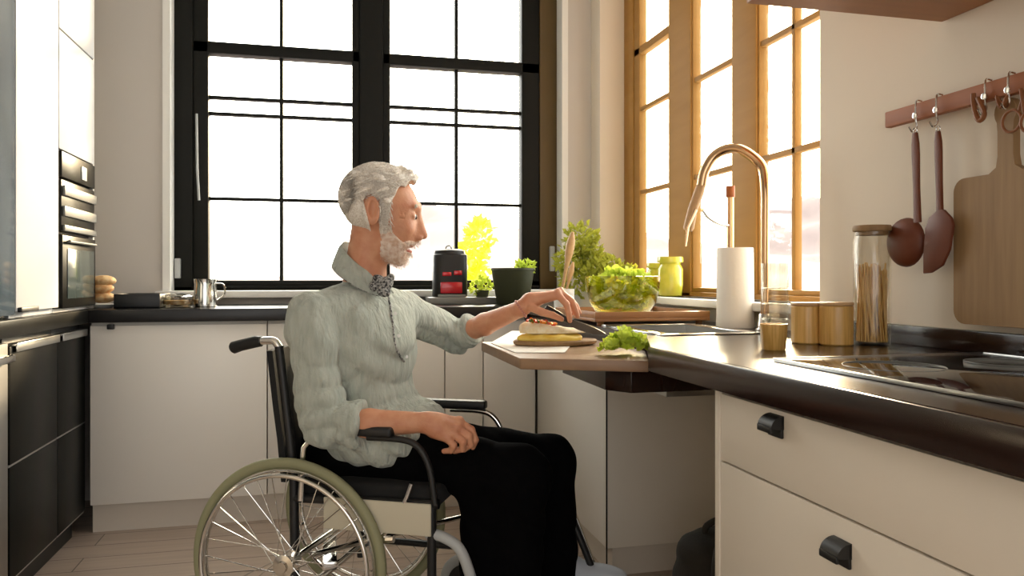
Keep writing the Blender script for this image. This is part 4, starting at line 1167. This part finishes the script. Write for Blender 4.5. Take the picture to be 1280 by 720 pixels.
HT = 2.22; S = HT/FL
HCx, HCy = 474., 268.
yawh = math.radians(9)
def hpt(x, y, d=0.):
    """head point: profile pixel x,y and depth offset d in px units (+ away); head yawed a little away"""
    dx = (x-HCx); c_, s_ = math.cos(yawh), math.sin(yawh)
    X = dx*c_-d*s_*1.0; D = dx*s_+d*c_
    return np.array([(HCx-640+X)*S, HT+D*S, H+(HY-y)*S])
def hq(p):
    """to head px space: x, y(down), depth"""
    X = p[:, 0]/S-(HCx-640); D = (p[:, 1]-HT)/S; Y = HY-(p[:, 2]-H)/S
    c_, s_ = math.cos(yawh), math.sin(yawh)
    return np.stack([X*c_+D*s_+HCx, Y, -X*s_+D*c_], 1)
def headsdf(h):
    """h in head px space; returns px distance"""
    d = ell(h, (472, 251, 0), (43, 41, 34))
    d = smin(d, ell(h, (490, 262, 0), (33, 36, 30)), 10)
    d = smin(d, ell(h, (493.5, 285, 0), (26, 32, 26)), 10)
    d = smin(d, ell(h, (483, 306, 0), (23, 21, 21)), 12)
    d = smin(d, ell(h, (496.5, 321, 0), (10, 8.5, 11)), 10)
    d = smin(d, rc(h, (516, 259, -14), (520, 258, 0), 5, 5.5), 5)          # brow
    d = smin(d, rc(h, (516, 259, 14), (520, 258, 0), 5, 5.5), 5)
    for s_ in (-1, 1):
        d = smin(d, ell(h, (505, 287, s_*16), (10, 9, 8)), 7)               # cheekbones
        d = smax(d, -ell(h, (523, 270, s_*13), (7.5, 6, 9)), 5)             # sockets
        d = smin(d, ell(h, (513.5, 270.5, s_*13), (6.8, 5.4, 8)), 1.5)      # lids
        d = smax(d, -ell(h, (521, 271.3, s_*13), (5.5, 2.6, 6.5)), .6)          # eye slit
    d = smin(d, rc(h, (518, 264, 0), (522, 289, 0), 5.0, 8.0), 5)
    d = smin(d, rc(h, (521, 264, 0), (528, 289, 0), 3.4, 4.2), 5)           # nose
    d = smin(d, ell(h, (529.0, 294.0, 0), (5.2, 4.6, 5.0)), 3.5)
    for s_ in (-1, 1): d = smin(d, ell(h, (523.5, 297, s_*5.5), (4.6, 3.8, 3.4)), 2.5)
    d = smin(d, ell(h, (513.5, 293, 0), (10.5, 13, 11)), 5)
    d = smin(d, ell(h, (511, 303.5, 0), (6, 5, 12)), 5)
    d = smin(d, ell(h, (511.5, 307.5, 0), (4.6, 2.2, 9.5)), 2)              # upper lip
    d = smin(d, ell(h, (509.7, 314.2, 0), (4.6, 2.6, 8.5)), 2)              # lower lip
    d = smax(d, -ell(h, (512.5, 310.8, 0), (7, 1.3, 14)), 1.0)
    for s_ in (-1, 1):
        for q_ in range(3): d = smax(d, -rc(h, (506, 266+q_*4, s_*24.5), (499, 263+q_*6, s_*27.5), .5, .4), 1.5)
    for s_ in (-1, 1):
        e = ell(h, (466, 266.5, s_*38), (9.5, 18, 5.0))
        e = smax(e, -ell(h, (467.5, 264.5, s_*43), (5.6, 12, 4.6)), 1.2)
        e = smin(e, ell(h, (472, 270, s_*38), (2.6, 4.2, 3.6)), 1.5)
        d = smin(d, e, 1.6)
    return d
sh_r = q(388, 396, 2.10); el_r = q(404, 530, 2.06); wr_r = q(534, 528, 2.03)
sh_l = q(506, 392, 2.38); el_l = q(572, 420, 2.50); wr_l = q(651, 386, 2.31)
cuff_r = q(449, 529, 2.05); cuff_l = el_l+(wr_l-el_l)*.24
neck0 = q(460, 292, 2.228); neck1 = q(452, 362, 2.25)
hip_r = q(437, 556, 2.22); hip_l = q(455, 548, 2.42)
kn_r = q(652, 594, 2.08); kn_l = q(686, 577, 2.34)
an_r = q(640, 800, 2.12); an_l = q(700, 790, 2.36)
Rt = Rz(-35)   # torso: faces right and a bit to the camera
chest = q(456, 432, 2.245); belly = q(459, 520, 2.265); upper = q(452, 388, 2.25)
def torso(p, off=0.):
    d = ell(p, chest, (.136-off, .172-off, .165-off), Rt)
    d = smin(d, ell(p, belly, (.143-off, .160-off, .165-off), Rt), .06)
    d = smin(d, ell(p, upper+np.array([0, 0, -.01]), (.092-off, .170-off, .075-off), Rt), .05)
    d = smin(d, rc(p, neck1+np.array([-.0, 0, -.045]), sh_r, .062-off, .062-off), .04)
    d = smin(d, rc(p, neck1+np.array([0, 0, -.045]), sh_l, .062-off, .058-off), .04)
    return d
def arms(p, off=0.):
    d = smin(rc(p, sh_r, el_r, .068-off, .058-off), rc(p, el_r, cuff_r, .058-off, .049-off), .02)
    d2 = smin(rc(p, sh_l, el_l, .060-off, .052-off), rc(p, el_l, cuff_l, .050-off, .043-off), .02)
    return d, d2
def legs(p, off=0.):
    d = smin(rc(p, hip_r, kn_r, .098-off, .076-off), rc(p, kn_r, an_r, .074-off, .066-off), .03)
    e = smin(rc(p, hip_l, kn_l, .098-off, .078-off), rc(p, kn_l, an_l, .074-off, .066-off), .03)
    g = ell(p, q(438, 560, 2.31), (.14-off, .17-off, .115-off), Rz(-13))
    d = smin(d, rc(p, q(606, 608, 2.13), q(604, 800, 2.13), .070-off, .062-off), .04)
    return smin(smin(d, e, .012), g, .05)
# hands --------------------------------------------------
def chain(p, pts, rad, k=.006):
    d = None
    for i in range(len(pts)-1):
        e = rc(p, pts[i], pts[i+1], rad[i], rad[i+1])
        d = e if d is None else smin(d, e, .003)
    return d
TR = 2.03
def qr(px, py, d): return q(px, py, TR+d)
def hand_r(p):
    d = rc(p, wr_r, qr(548, 531, .0), .0265, .027)
    d = smin(d, rc(p, qr(545, 526, .012), qr(573, 529, .018), .020, .0155), .02)
    d = smin(d, rc(p, qr(545, 534, .0), qr(569, 538, .004), .020, .0155), .02)
    d = smin(d, rc(p, qr(543, 538, -.008), qr(560, 547, -.010), .018, .014), .02)
    F = [([qr(573, 527, .020), qr(589, 537, .016), qr(594, 550, .012), qr(591, 559, .022)], (.0112, .0103, .0093, .0078)),
         ([qr(572, 535, .006), qr(586, 545, -.002), qr(588, 556, .004), qr(580, 562, .016)], (.0114, .0106, .0095, .008)),
         ([qr(567, 542, -.005), qr(579, 552, -.014), qr(578, 561, -.006), qr(568, 564, .008)], (.011, .0102, .0092, .0078)),
         ([qr(558, 547, -.013), qr(567, 557, -.020), qr(564, 563, -.012), qr(555, 564, .0)], (.0100, .0092, .0084, .0072)),
         ([qr(548, 528, .022), qr(566, 533, .038), qr(583, 542, .040), qr(592, 549, .038)], (.0135, .012, .0106, .0085))]
    for pts, r in F: d = smin(d, chain(p, pts, r), .0045)
    for (x, y, z_) in ((575, 524.5, .016), (574, 533, .002), (568, 541, -.009), (559, 547, -.016)):
        d = smin(d, np.linalg.norm(p-qr(x, y, z_), axis=1)-.0095, .008)
    # tendons
    for (a, b) in (((548, 520, .0), (572, 523.5, .012)), ((548, 526, -.012), (570, 532, -.004)), ((548, 533, -.018), (564, 540, -.014))):
        d = smin(d, rc(p, qr(*a), qr(*b), .0035, .0035), .010)
    return d
TL = 2.31
def ql(px, py, d): return q(px, py, TL+d)
FL_ = [([ql(697, 368, -.020), ql(708, 380, -.030), ql(711, 391, -.030), ql(712.5, 401, -.026)], (.0112, .0102, .0092, .0074)),
       ([ql(701, 366, -.002), ql(714, 376, -.006), ql(719, 387, -.006), ql(722, 395, -.004)], (.0114, .0104, .0092, .0076)),
       ([ql(699, 367, .016), ql(713, 374, .018), ql(720, 383, .018), ql(724, 391, .016)], (.011, .010, .009, .0074)),
       ([ql(694, 369, .032), ql(706, 376, .038), ql(713, 385, .038), ql(716, 392, .034)], (.0098, .009, .008, .0068)),
       ([ql(664, 384, -.024), ql(677, 390, -.038), ql(691, 394, -.036), ql(702, 399, -.028)], (.0130, .0118, .0102, .0080))]
def hand_l(p):
    d = rc(p, wr_l, ql(663, 378, .0), .0245, .024)
    d = smin(d, rc(p, ql(662, 376, -.008), ql(696, 369, -.018), .018, .0135), .018)
    d = smin(d, rc(p, ql(662, 375, .006), ql(700, 367, .004), .018, .0135), .018)
    d = smin(d, rc(p, ql(662, 377, .014), ql(696, 369, .026), .016, .0125), .018)
    for pts, r in FL_: d = smin(d, chain(p, pts, r), .0045)
    for (x, y, z_) in ((697, 363.5, -.018), (701, 362.0, 0), (699, 363.0, .016)):
        d = smin(d, np.linalg.norm(p-ql(x, y, z_), axis=1)-.008, .008)
    return d
def bodyfn(p):
    d = torso(p, .022)
    a, b = arms(p, .022)
    d = smin(d, smin(a, b, .001), .02)
    d = np.minimum(d, legs(p, .014))
    d = smin(d, rc(p, neck0, neck1, .050, .058), .02)
    d = smin(d, rc(p, q(470, 326, 2.24), q(466, 350, 2.24), .030, .040), .02)
    # forearms
    m1 = el_r+(wr_r-el_r)*.45; m2 = el_l+(wr_l-el_l)*.45
    d = np.minimum(d, smin(rc(p, el_r, m1, .034, .038), rc(p, m1, wr_r, .038, .0265), .01))
    d = np.minimum(d, smin(rc(p, el_l, m2, .031, .035), rc(p, m2, wr_l, .035, .0245), .01))
    d = smin(d, hand_r(p), .010); d = smin(d, hand_l(p), .010)
    # head
    near = p[:, 2] > 1.02
    if near.any():
        hd = np.full(len(p), 10.0); hd[near] = headsdf(hq(p[near]))*S
        d = np.where(near, smin(d, hd, .018), d)
    # feet
    return d
def mk(name, fn, lo, hi, h, m_, parent=None):
    v, f = surface(fn, lo, hi, h)
    me = bpy.data.meshes.new(name); me.from_pydata((v-MOFF).tolist(), [], f.tolist()); me.update()
    me.shade_smooth(); me.materials.append(m_)
    o = bpy.data.objects.new(name, me); C.objects.link(o); o.parent = parent or man
    ORG[name] = Vector(MOFF)
    return o
lo_all = np.array([-.78, 1.86, .10]); hi_all = np.array([.30, 2.66, 1.46])
body = mk('body', bodyfn, (-.78, 1.90, .06), (.28, 2.66, 1.46), .0032, M_skin)
def stripes(p):
    return p

# shirt --------------------------------------------------
def fold(x): return 1-2*np.abs(np.sin(x))
def shirtfn(p):
    t = torso(p)
    a, b = arms(p)
    # flat cuffs
    u1 = (wr_r-el_r)/np.linalg.norm(wr_r-el_r); u2 = (wr_l-el_l)/np.linalg.norm(wr_l-el_l)
    a = np.maximum(a, (p-cuff_r)@u1-.006); b = np.maximum(b, (p-cuff_l)@u2-.006)
    d = smin(smin(t, a, .006), b, .02)
    # rolled cuffs
    def band(c, u, r, w, tt):
        s = (p-c)@u; rad = np.linalg.norm(p-c-s[:, None]*u, axis=1)
        return np.maximum(np.abs(rad-r)-tt, np.abs(s)-w)-.003
    d = np.minimum(d, smin(band(cuff_r-u1*.022, u1, .051, .024, .004), band(cuff_l-u2*.022, u2, .044, .020, .004), .001))
    # shirt tails over the lap
    tail = ell(p, q(470, 548, 2.14), (.13, .085, .075), Rz(-13))
    d = smin(d, tail, .04)
    tail2 = ell(p, q(515, 522, 2.24), (.095, .11, .055), Rz(-13))
    d = smin(d, tail2, .03)
    # cloth folds
    x, y, z = p[:, 0], p[:, 1], p[:, 2]
    s_ = x*.9-y*.5
    w1 = fold(s_*34+1.5*np.sin(z*13+s_*9)+.6*np.sin(z*31))*.0065*(.4+.6*np.sin(s_*11+z*7+1))
    w2 = fold(z*26+s_*22+1.8*np.sin(s_*17+z*5))*.0058
    w3 = np.sin(s_*75+3*np.sin(z*22))*np.sin(z*30+2*np.sin(s_*30))*.0024
    arm = np.clip(1-np.minimum(np.abs(a), np.abs(b))/.03, 0, 1)
    low = np.clip((.80-z)/.12, 0, 1)
    # creases round the near elbow and the far elbow
    e1 = np.exp(-np.sum((p-el_r-np.array([.02, -.02, .05]))**2, 1)/.010)
    e2 = np.exp(-np.sum((p-el_l)**2, 1)/.010)
    c1 = fold(z*58-x*30+1.2*np.sin(x*25))*.0055*e1
    c2 = fold(x*60+z*25)*.004*e2
    d = d+w1*(1-low*.4)+w2*(.35+.65*np.maximum(low, arm*.6))+w3+c1+c2
    # placket ridge: line on the chest front
    return np.where(z > 1.095, smax(d, z-1.10, .01), d)
# neck hole
def shirt2(p):
    d = shirtfn(p)
    hole = rc(p, neck0, neck1+np.array([0, 0, .0]), .051, .058)
    return smax(d, -hole, .004)
shirt = mk('shirt', shirt2, (-.80, 1.90, .47), (.06, 2.68, 1.13), .0036, M_shirt)
# trousers ------------------------------------------------
def trfn(p):
    d = legs(p)
    x, y, z = p[:, 0], p[:, 1], p[:, 2]
    w = fold(x*24+z*14+1.5*np.sin(z*17+y*9))*.003+np.sin(z*45+3*np.sin(x*18))*np.sin(x*30)*.0018
    return smax(d+w, -(z-.135), .01)
tr = mk('trousers', trfn, (-.72, 1.90, .10), (.28, 2.62, .76), .006, M_trouser)
# shoes
M_sneak = mat('pale_blue_grey_shoe', (.5, .53, .58), .6)
for an in (an_r, an_l):
    def shfn(p, an=an):
        b = an*np.array([1, 1, 0])+np.array([0, 0, .165])
        d = ell(p, b+np.array([.01, 0, -.0]), (.062, .045, .045))
        d = smin(d, ell(p, b+np.array([.10, -.02, -.012]), (.105, .042, .030), Rz(-13)), .03)
        return smax(d, -(p[:, 2]-.122), .004)
    b = an*np.array([1, 1, 0])
    mk('shoe', shfn, b+np.array([-.1, -.12, .10]), b+np.array([.26, .1, .23]), .006, M_sneak)

# eyes
for s_ in (-1, 1):
    e = MB(); e.ell(Vector(hpt(514.3, 271.2, s_*13)), (.0128,)*3, 18); eo = e.build('eye', M_eye, man)
    e = MB(); e.ell(Vector(hpt(519.2, 271.6, s_*12.5)), (.0036, .0078, .0078), 12); e.build('iris', M_iris, eo)
m = MB()
m.ell(Vector(hpt(512.2, 307.6, 0)), (.0098, .028, .0046), 16); m.ell(Vector(hpt(510.6, 314.1, 0)), (.0098, .026, .0054), 16)
m.build('lips', M_lip, man)
# hair ----------------------------------------------------
def hairline(x):
    return np.interp(x, [425, 445, 456, 462, 478, 486, 496, 508, 520, 530], [262, 259, 252, 246, 250, 262, 240, 232, 226, 222])
def hairfn(p):
    h = hq(p); x, y, z = h[:, 0], h[:, 1], h[:, 2]
    d = ell(h, (472, 246, 0), (46.5, 41.5, 38.5))
    d = smin(d, ell(h, (499, 229, 0), (25, 19, 28)), 10)
    n = 1.8*np.sin(x*.26+2.2*np.sin(y*.14+z*.06)+z*.10)*np.sin(y*.22+z*.12)+1.7*fold(y*.24+1.4*np.sin(x*.085)+x*.07+z*.05)+.7*np.sin(y*1.1+x*.35+2*np.sin(z*.2))
    d = d+n
    line = hairline(x)+2.0*np.sin(x*.5)
    d = smax(d, (y-line)*.85, 2.5)
    # short nape hair
    nape = headsdf(h)-2.0+.3*np.sin(x*2.1)*np.sin(y*2.3)
    reg = np.maximum(np.maximum(x-456-.25*(y-255), y-(290+.25*(x-436))), 240-y)
    d = np.minimum(d, smax(nape, reg, 1.5))
    # sideburn
    sb = headsdf(h)-1.2+.4*np.sin(x*1.3+y*.4)*np.sin(y*.9)
    reg = np.maximum(np.maximum(475-x, x-488-.6*np.sin(y*1.9+x)+.12*(y-262)), np.maximum(y-294, 240-y))
    d = np.minimum(d, smax(sb, reg, 1.5))
    return d*S
hair = mk('hair', hairfn, hpt(422, 300, -52)-.01, hpt(540, 190, 52)+.01, .0022, M_hair)
# strands lying on the hair and beard
def strands(name, m_, seeds, flow, length, r, lift, parent):
    m = MB(); vs = []; fs = []; o = 0
    for s0 in seeds:
        p = np.array(s0, float); pts = []; n_ = 6; L_ = length*random.uniform(.6, 1.2)
        ph = random.uniform(0, 6)
        for k in range(n_):
            pts.append(p.copy()); d = flow(p, k/(n_-1), ph); p = p+d/np.linalg.norm(d)*L_/n_
        for k, c in enumerate(pts):
            c3 = hpt(c[0], c[1], c[2]); rr = r*(1-.75*(k/(n_-1))**2)
            for j in range(3):
                a = 2.094*j; vs.append((c3[0]+rr*math.cos(a)*.6, c3[1]+rr*math.sin(a), c3[2]+rr*math.sin(a+.8)))
        for k in range(n_-1):
            for j in range(3): fs.append((o+k*3+j, o+k*3+(j+1) % 3, o+(k+1)*3+(j+1) % 3, o+(k+1)*3+j))
        o += n_*3
    m.v = vs; m.f = fs
    return m.build(name, m_, parent, angle=180)
sd = []
cen = np.array([472, 246, 0.]); rad = np.array([46.5, 41.5, 38.5])
def on_hair(p):
    """push a head-px point to the hair shell"""
    v = (p-cen)/rad; l = np.linalg.norm(v)
    return cen+v/l*rad
while len(sd) < 2600:
    v = np.array([random.gauss(0, 1), random.gauss(0, 1), random.gauss(0, 1)]); v /= np.linalg.norm(v)
    p = cen+v*rad
    if p[1] < hairline(p[0])-3: sd.append(p+v*random.uniform(-.5, 2.2))
def hflow(p, k, ph):
    v = (p-cen)/rad; l = np.linalg.norm(v)
    base = np.array([-1.0, .35+.5*np.clip((470-p[0])/40, -.6, 1.2), .18*np.sign(p[2])])
    base = base+np.array([0, .55*math.sin(p[0]*.16+ph*.25), .35*math.sin(p[0]*.13+p[1]*.1+ph*.3)])
    nrm_ = v/rad; nrm_ /= np.linalg.norm(nrm_)
    base = base-nrm_*(base@nrm_)
    return base+nrm_*(-(l-1.03)*6)
strands('hair_strands', M_hair, sd, hflow, 26, .0013, 0, hair)
sb_ = [np.array([random.uniform(474, 489), random.uniform(246, 288), sg*random.uniform(27, 32)]) for sg in (-1, 1) for _ in range(260)]
sb2 = []
for p in sb_:
    for _ in range(8):
        v = headsdf(p[None])[0]; p = p+np.array([0, 0, np.sign(p[2])])*(1.2-v)*.8
    sb2.append(p)
strands('sideburn_strands', M_hair, sb2, lambda p, k, ph: np.array([.25+.35*math.sin(ph), 1.0, .1*np.sign(p[2])]), 9, .0009, 0, hair)
# beard ---------------------------------------------------
def beardmask(h):
    x, y, z = h[:, 0], h[:, 1], np.abs(h[:, 2])
    top = np.interp(x, [470, 479, 486, 495, 503, 510, 516, 524], [272, 274, 284, 296, 302, 301.5, 300.5, 301])
    reg = np.maximum(top-y, 476-x+np.clip((y-290)*-.0, 0, 9))
    reg = reg+1.5*np.sin(x*.8+z)*np.sin(y*.7+z*.5)
    reg = np.maximum(reg, y-338)
    reg = np.maximum(reg, (y-(322+.55*(x-478))) )
    lips = ell(h, (513, 311, 0), (10, 5.2, 17))
    return smax(reg, -lips, 1.5)
def beardfn(p):
    h = hq(p); x, y, z = h[:, 0], h[:, 1], h[:, 2]
    grow = np.interp(y, [272, 303, 316, 330], [.4, .9, 1.8, 3.2])
    d = headsdf(h)-grow+.4*np.sin(x*1.1+2*np.sin(y*.5))*np.sin(y*1.2+z*.8)
    return smax(d, beardmask(h), 2)*S
beard = mk('beard', beardfn, hpt(468, 346, -46)-.01, hpt(530, 262, 46)+.01, .0022, M_beard)
bv = np.array([v.co for v in beard.data.vertices])+MOFF
hb = hq(bv)
sel = hb[rng.choice(len(hb), 1500)]
def bflow(p, k, ph): return np.array([.35+.3*math.sin(ph), 1.0, .25*math.sin(ph*2)])
strands('beard_strands', M_beard, sel+rng.normal(0, .3, sel.shape), bflow, 7, .0007, 0, beard)
# eyebrows
m = MB()
for s_ in (-1, 1):
    for i in range(130):
        d_ = s_*random.uniform(4, 23); x = 522.5-abs(d_)*.22; y = 260+random.uniform(-2, 1.6)
        a = hpt(x, y, d_); b = hpt(x+1.5, y-1.4, d_+s_*random.uniform(2, 5))
        m.tube([a, b], [.0014, .0005], 4)
m.build('eyebrows', M_hair, man)
# collar --------------------------------------------------
def grad(fn, p, e=.002):
    g = np.array([fn((p+np.eye(3)[i]*e)[None])[0]-fn((p-np.eye(3)[i]*e)[None])[0] for i in range(3)]); return g/(np.linalg.norm(g)+1e-9)
def collar():
    m = MB(); n = 56
    f2 = np.array([math.cos(math.radians(-22)), math.sin(math.radians(-22))]); s2 = np.array([-f2[1], f2[0]])
    #        centre px, radius fwd, radius side, tilt amplitude, outside clearance
    spec = ((456, 341, .055, .059, .026, None), (454, 329, .055, .060, .046, None), (453, 323, .057, .063, .050, None),
            (452, 327, .062, .070, .050, .003), (451, 336, .066, .084, .049, .004), (450, 346, .070, .098, .046, .005))
    rings = []
    for (px, py, ra, rb_, amp, clr) in spec:
        c = q(px, py, 2.245); ring = []
        for i in range(n+1):
            a = math.radians(20+320*i/n); ff, ss = math.cos(a), math.sin(a)
            P = np.array([c[0]+f2[0]*ff*ra+s2[0]*ss*rb_, c[1]+f2[1]*ff*ra+s2[1]*ss*rb_, c[2]-ff*amp])
            if py >= 338: P = P+np.array([.012, -.004, -.034])*max(0, ff)**4*(py-324)/24
            if clr:
                for _ in range(12):
                    v = shirt2(P[None])[0]
                    if v > clr: break
                    P = P+grad(shirt2, P)*(clr-v+.0005)
            ring.append(P)
        rings.append(ring)
    vs = [Vector(P) for ring in rings for P in ring]; fs = []; w_ = n+1
    for k in range(len(rings)-1):
        for i in range(n):
            a = k*w_+i; fs.append((a, a+1, a+w_+1, a+w_))
    m.add(vs, fs)
    edge = MB().tube([Vector(P) for P in rings[-1]], .0016, 6)
    return m, edge
cm, ce = collar()
co_m = cm.build('collar', M_shirt, shirt, angle=60)
md = co_m.modifiers.new('solid', 'SOLIDIFY'); md.thickness = .0032; md.offset = 0
ce.build('collar_edge', M_kerch, co_m)
# placket and buttons down the chest, laid on the shirt surface
def onshirt(px, py, t0=1.85):
    """march from a start toward the shirt along the chest's facing direction"""
    p = Q(px, py, 2.05)
    dirn = p/np.linalg.norm(p-np.array([0, 0, H]))
    o_ = np.array([0, 0, H]); d_ = (p-o_); d_ /= np.linalg.norm(d_)
    t = 1.8
    for _ in range(80):
        x = o_+d_*t; v = shirt2(x[None])[0]
        if v < .0006: break
        t += max(v*.6, .0004)
    return o_+d_*t
pl = [onshirt(px, py) for px, py in ((484, 366), (488, 385), (491, 405), (493, 425), (497, 440), (505, 452))]
m = MB(); m.tube(smoothpath([Vector(p) for p in pl], 4), .0032, 6); m.build('placket_edge', M_kerch, shirt)
for px, py in ((494, 392), (498, 420), (508, 446)):
    p = Vector(onshirt(px, py)); m = MB(); m.lathe([(0, .002), (.005, .002), (.0055, 0), (.005, -.002)], p, 12, axis=Vector((.35, -.9, .2))); m.build('button', M_reveal, shirt)
# neckerchief
m = MB()
for (px, py, t, r_) in ((474, 351, 2.18, (.022, .018, .016)), (483, 354, 2.175, (.020, .018, .020)), (468, 358, 2.17, (.016, .014, .014)), (479, 364, 2.165, (.022, .014, .016)), (488, 348, 2.19, (.012, .014, .014))):
    rot = Matrix.Rotation(random.uniform(-.6, .6), 3, 'Y'); m.ell(Vector(q(px, py, t)), r_, 16, rot, jit=.06)
m.build('neckerchief', M_kerch, man)
# bracelet
m = MB(); u = (ql(663, 378, 0)-wr_l); u /= np.linalg.norm(u); bc = Vector(wr_l+u*.0)
bx_, by_ = basis(Vector(u))
for i in range(22):
    a = 2*math.pi*i/22; m.ell(bc+(bx_*math.cos(a)+by_*math.sin(a))*.0275, (.0042,)*3, 8)
m.build('bracelet', M_bead, man)
# knife (held: a thing of its own)
def cwv(p): return cw(p[0], p[1], p[2])
k0 = cwv(ql(682, 384, -.006)); k1 = cwv(ql(712, 402, -.008)); k2 = cwv(q(757, 417, 2.25)); 
k2.z = max(k2.z, PZ+.004)
r = thing('kitchen_knife', k1, 'dark kitchen knife held in the man\'s far hand, its blade slanting down to the board', 'knife')
MB().tube([k0, k0.lerp(k1, .5), k1], [.009, .0105, .008], 12).build('handle', M_black, r)
d_ = (k2-k1); up = Vector((0, 0, 1)); side = d_.cross(up).normalized(); upp = side.cross(d_).normalized()
vs = []; 
for (t, hh1, hh2) in ((0, .008, -.012), (.3, .009, -.016), (.7, .007, -.014), (1, .0, -.002)):
    for s_ in (-1, 1):
        vs += [k1+d_*t+upp*hh1+side*s_*.0012, k1+d_*t+upp*hh2+side*s_*.0003]
fs = []
for i in range(3):
    a = i*4; b = a+4
    fs += [(a, a+1, b+1, b), (a+2, b+2, b+3, a+3), (a, b, b+2, a+2), (a+1, a+3, b+3, b+1)]
fs += [(0, 2, 3, 1), (12, 13, 15, 14)]
MB().add(vs, fs).build('blade', M_blade, r)
# ============================================================ CAMERA, LIGHT
cam = bpy.data.cameras.new('camera'); co = bpy.data.objects.new('camera', cam); C.objects.link(co)
co.location = (0, 0, H); co.rotation_euler = (math.radians(90), 0, -A)
cam.sensor_width = 36; cam.lens = FL*36/1280; cam.shift_y = -(360-HY)/1280
cam.clip_start = .02
bpy.context.scene.camera = co
SUN = Vector((.563, .893, .303)).normalized()   # from the scene toward the sun
w = bpy.data.worlds.new('sky'); bpy.context.scene.world = w; w.use_nodes = True
N = w.node_tree.nodes; L = w.node_tree.links
bg = N['Background']; tc = N.new('ShaderNodeTexCoord')
dot = N.new('ShaderNodeVectorMath'); dot.operation = 'DOT_PRODUCT'; dot.inputs[1].default_value = SUN
nrm = N.new('ShaderNodeVectorMath'); nrm.operation = 'NORMALIZE'
L.new(tc.outputs['Generated'], nrm.inputs[0]); L.new(nrm.outputs[0], dot.inputs[0])
cr = N.new('ShaderNodeValToRGB')
mr = N.new('ShaderNodeMapRange'); mr.inputs[1].default_value = -1; mr.inputs[2].default_value = 1
L.new(dot.outputs['Value'], mr.inputs[0]); L.new(mr.outputs[0], cr.inputs[0])
e = cr.color_ramp.elements
SKY = 7.0
def colr(c, k): return (c[0]*k, c[1]*k, c[2]*k, 1)
e[0].position = 0.0; e[0].color = colr((1.0, .98, .95), .22)
e[1].position = 1.0; e[1].color = colr((1.0, .82, .55), 3.2)
for p, c_, k in ((.45, (1.0, .98, .95), .22), (.70, (1, 1, .98), .9), (.90, (1, .97, .90), 1.1), (.97, (1, .92, .76), 1.7)):
    q = e.new(p); q.color = colr(c_, k)
L.new(cr.outputs[0], bg.inputs['Color']); bg.inputs['Strength'].default_value = SKY
sd = bpy.data.lights.new('sun', 'SUN'); sd.energy = 7; sd.color = (1, .74, .45); sd.angle = math.radians(6.0)
so = bpy.data.objects.new('sun', sd); C.objects.link(so)
so.rotation_euler = (-SUN).to_track_quat('-Z', 'Y').to_euler(); so.location = (5, 8, 5)
def portal(name, loc, rot, sx, sy):
    l = bpy.data.lights.new(name, 'AREA'); l.shape = 'RECTANGLE'; l.size = sx; l.size_y = sy
    l.cycles.is_portal = True
    o = bpy.data.objects.new(name, l); C.objects.link(o); o.location = loc; o.rotation_euler = rot
portal('portal_back', ((BX0+BX1)/2, YB+.25, (BZ0+BZ1)/2), (math.radians(-90), 0, 0), BX1-BX0, BZ1-BZ0)
portal('portal_side', (XR+.25, (RY0+RY1)/2, (RZ0+RZ1)/2), (0, math.radians(90), 0), RZ1-RZ0, RY1-RY0)
portal('portal_rear', ((XL+XR)/2, YF-.05, ZC/2), (math.radians(90), 0, 0), XR-XL+.4, ZC)
sc = bpy.context.scene
sc.view_settings.view_transform = 'Standard'; sc.view_settings.look = 'None'
sc.view_settings.exposure = 0.45; sc.view_settings.gamma = 1; sc.view_settings.use_curve_mapping = False
sc.cycles.use_denoising = True
sc.cycles.max_bounces = 10; sc.cycles.diffuse_bounces = 5; sc.cycles.transparent_max_bounces = 16
sc.cycles.sample_clamp_indirect = 12
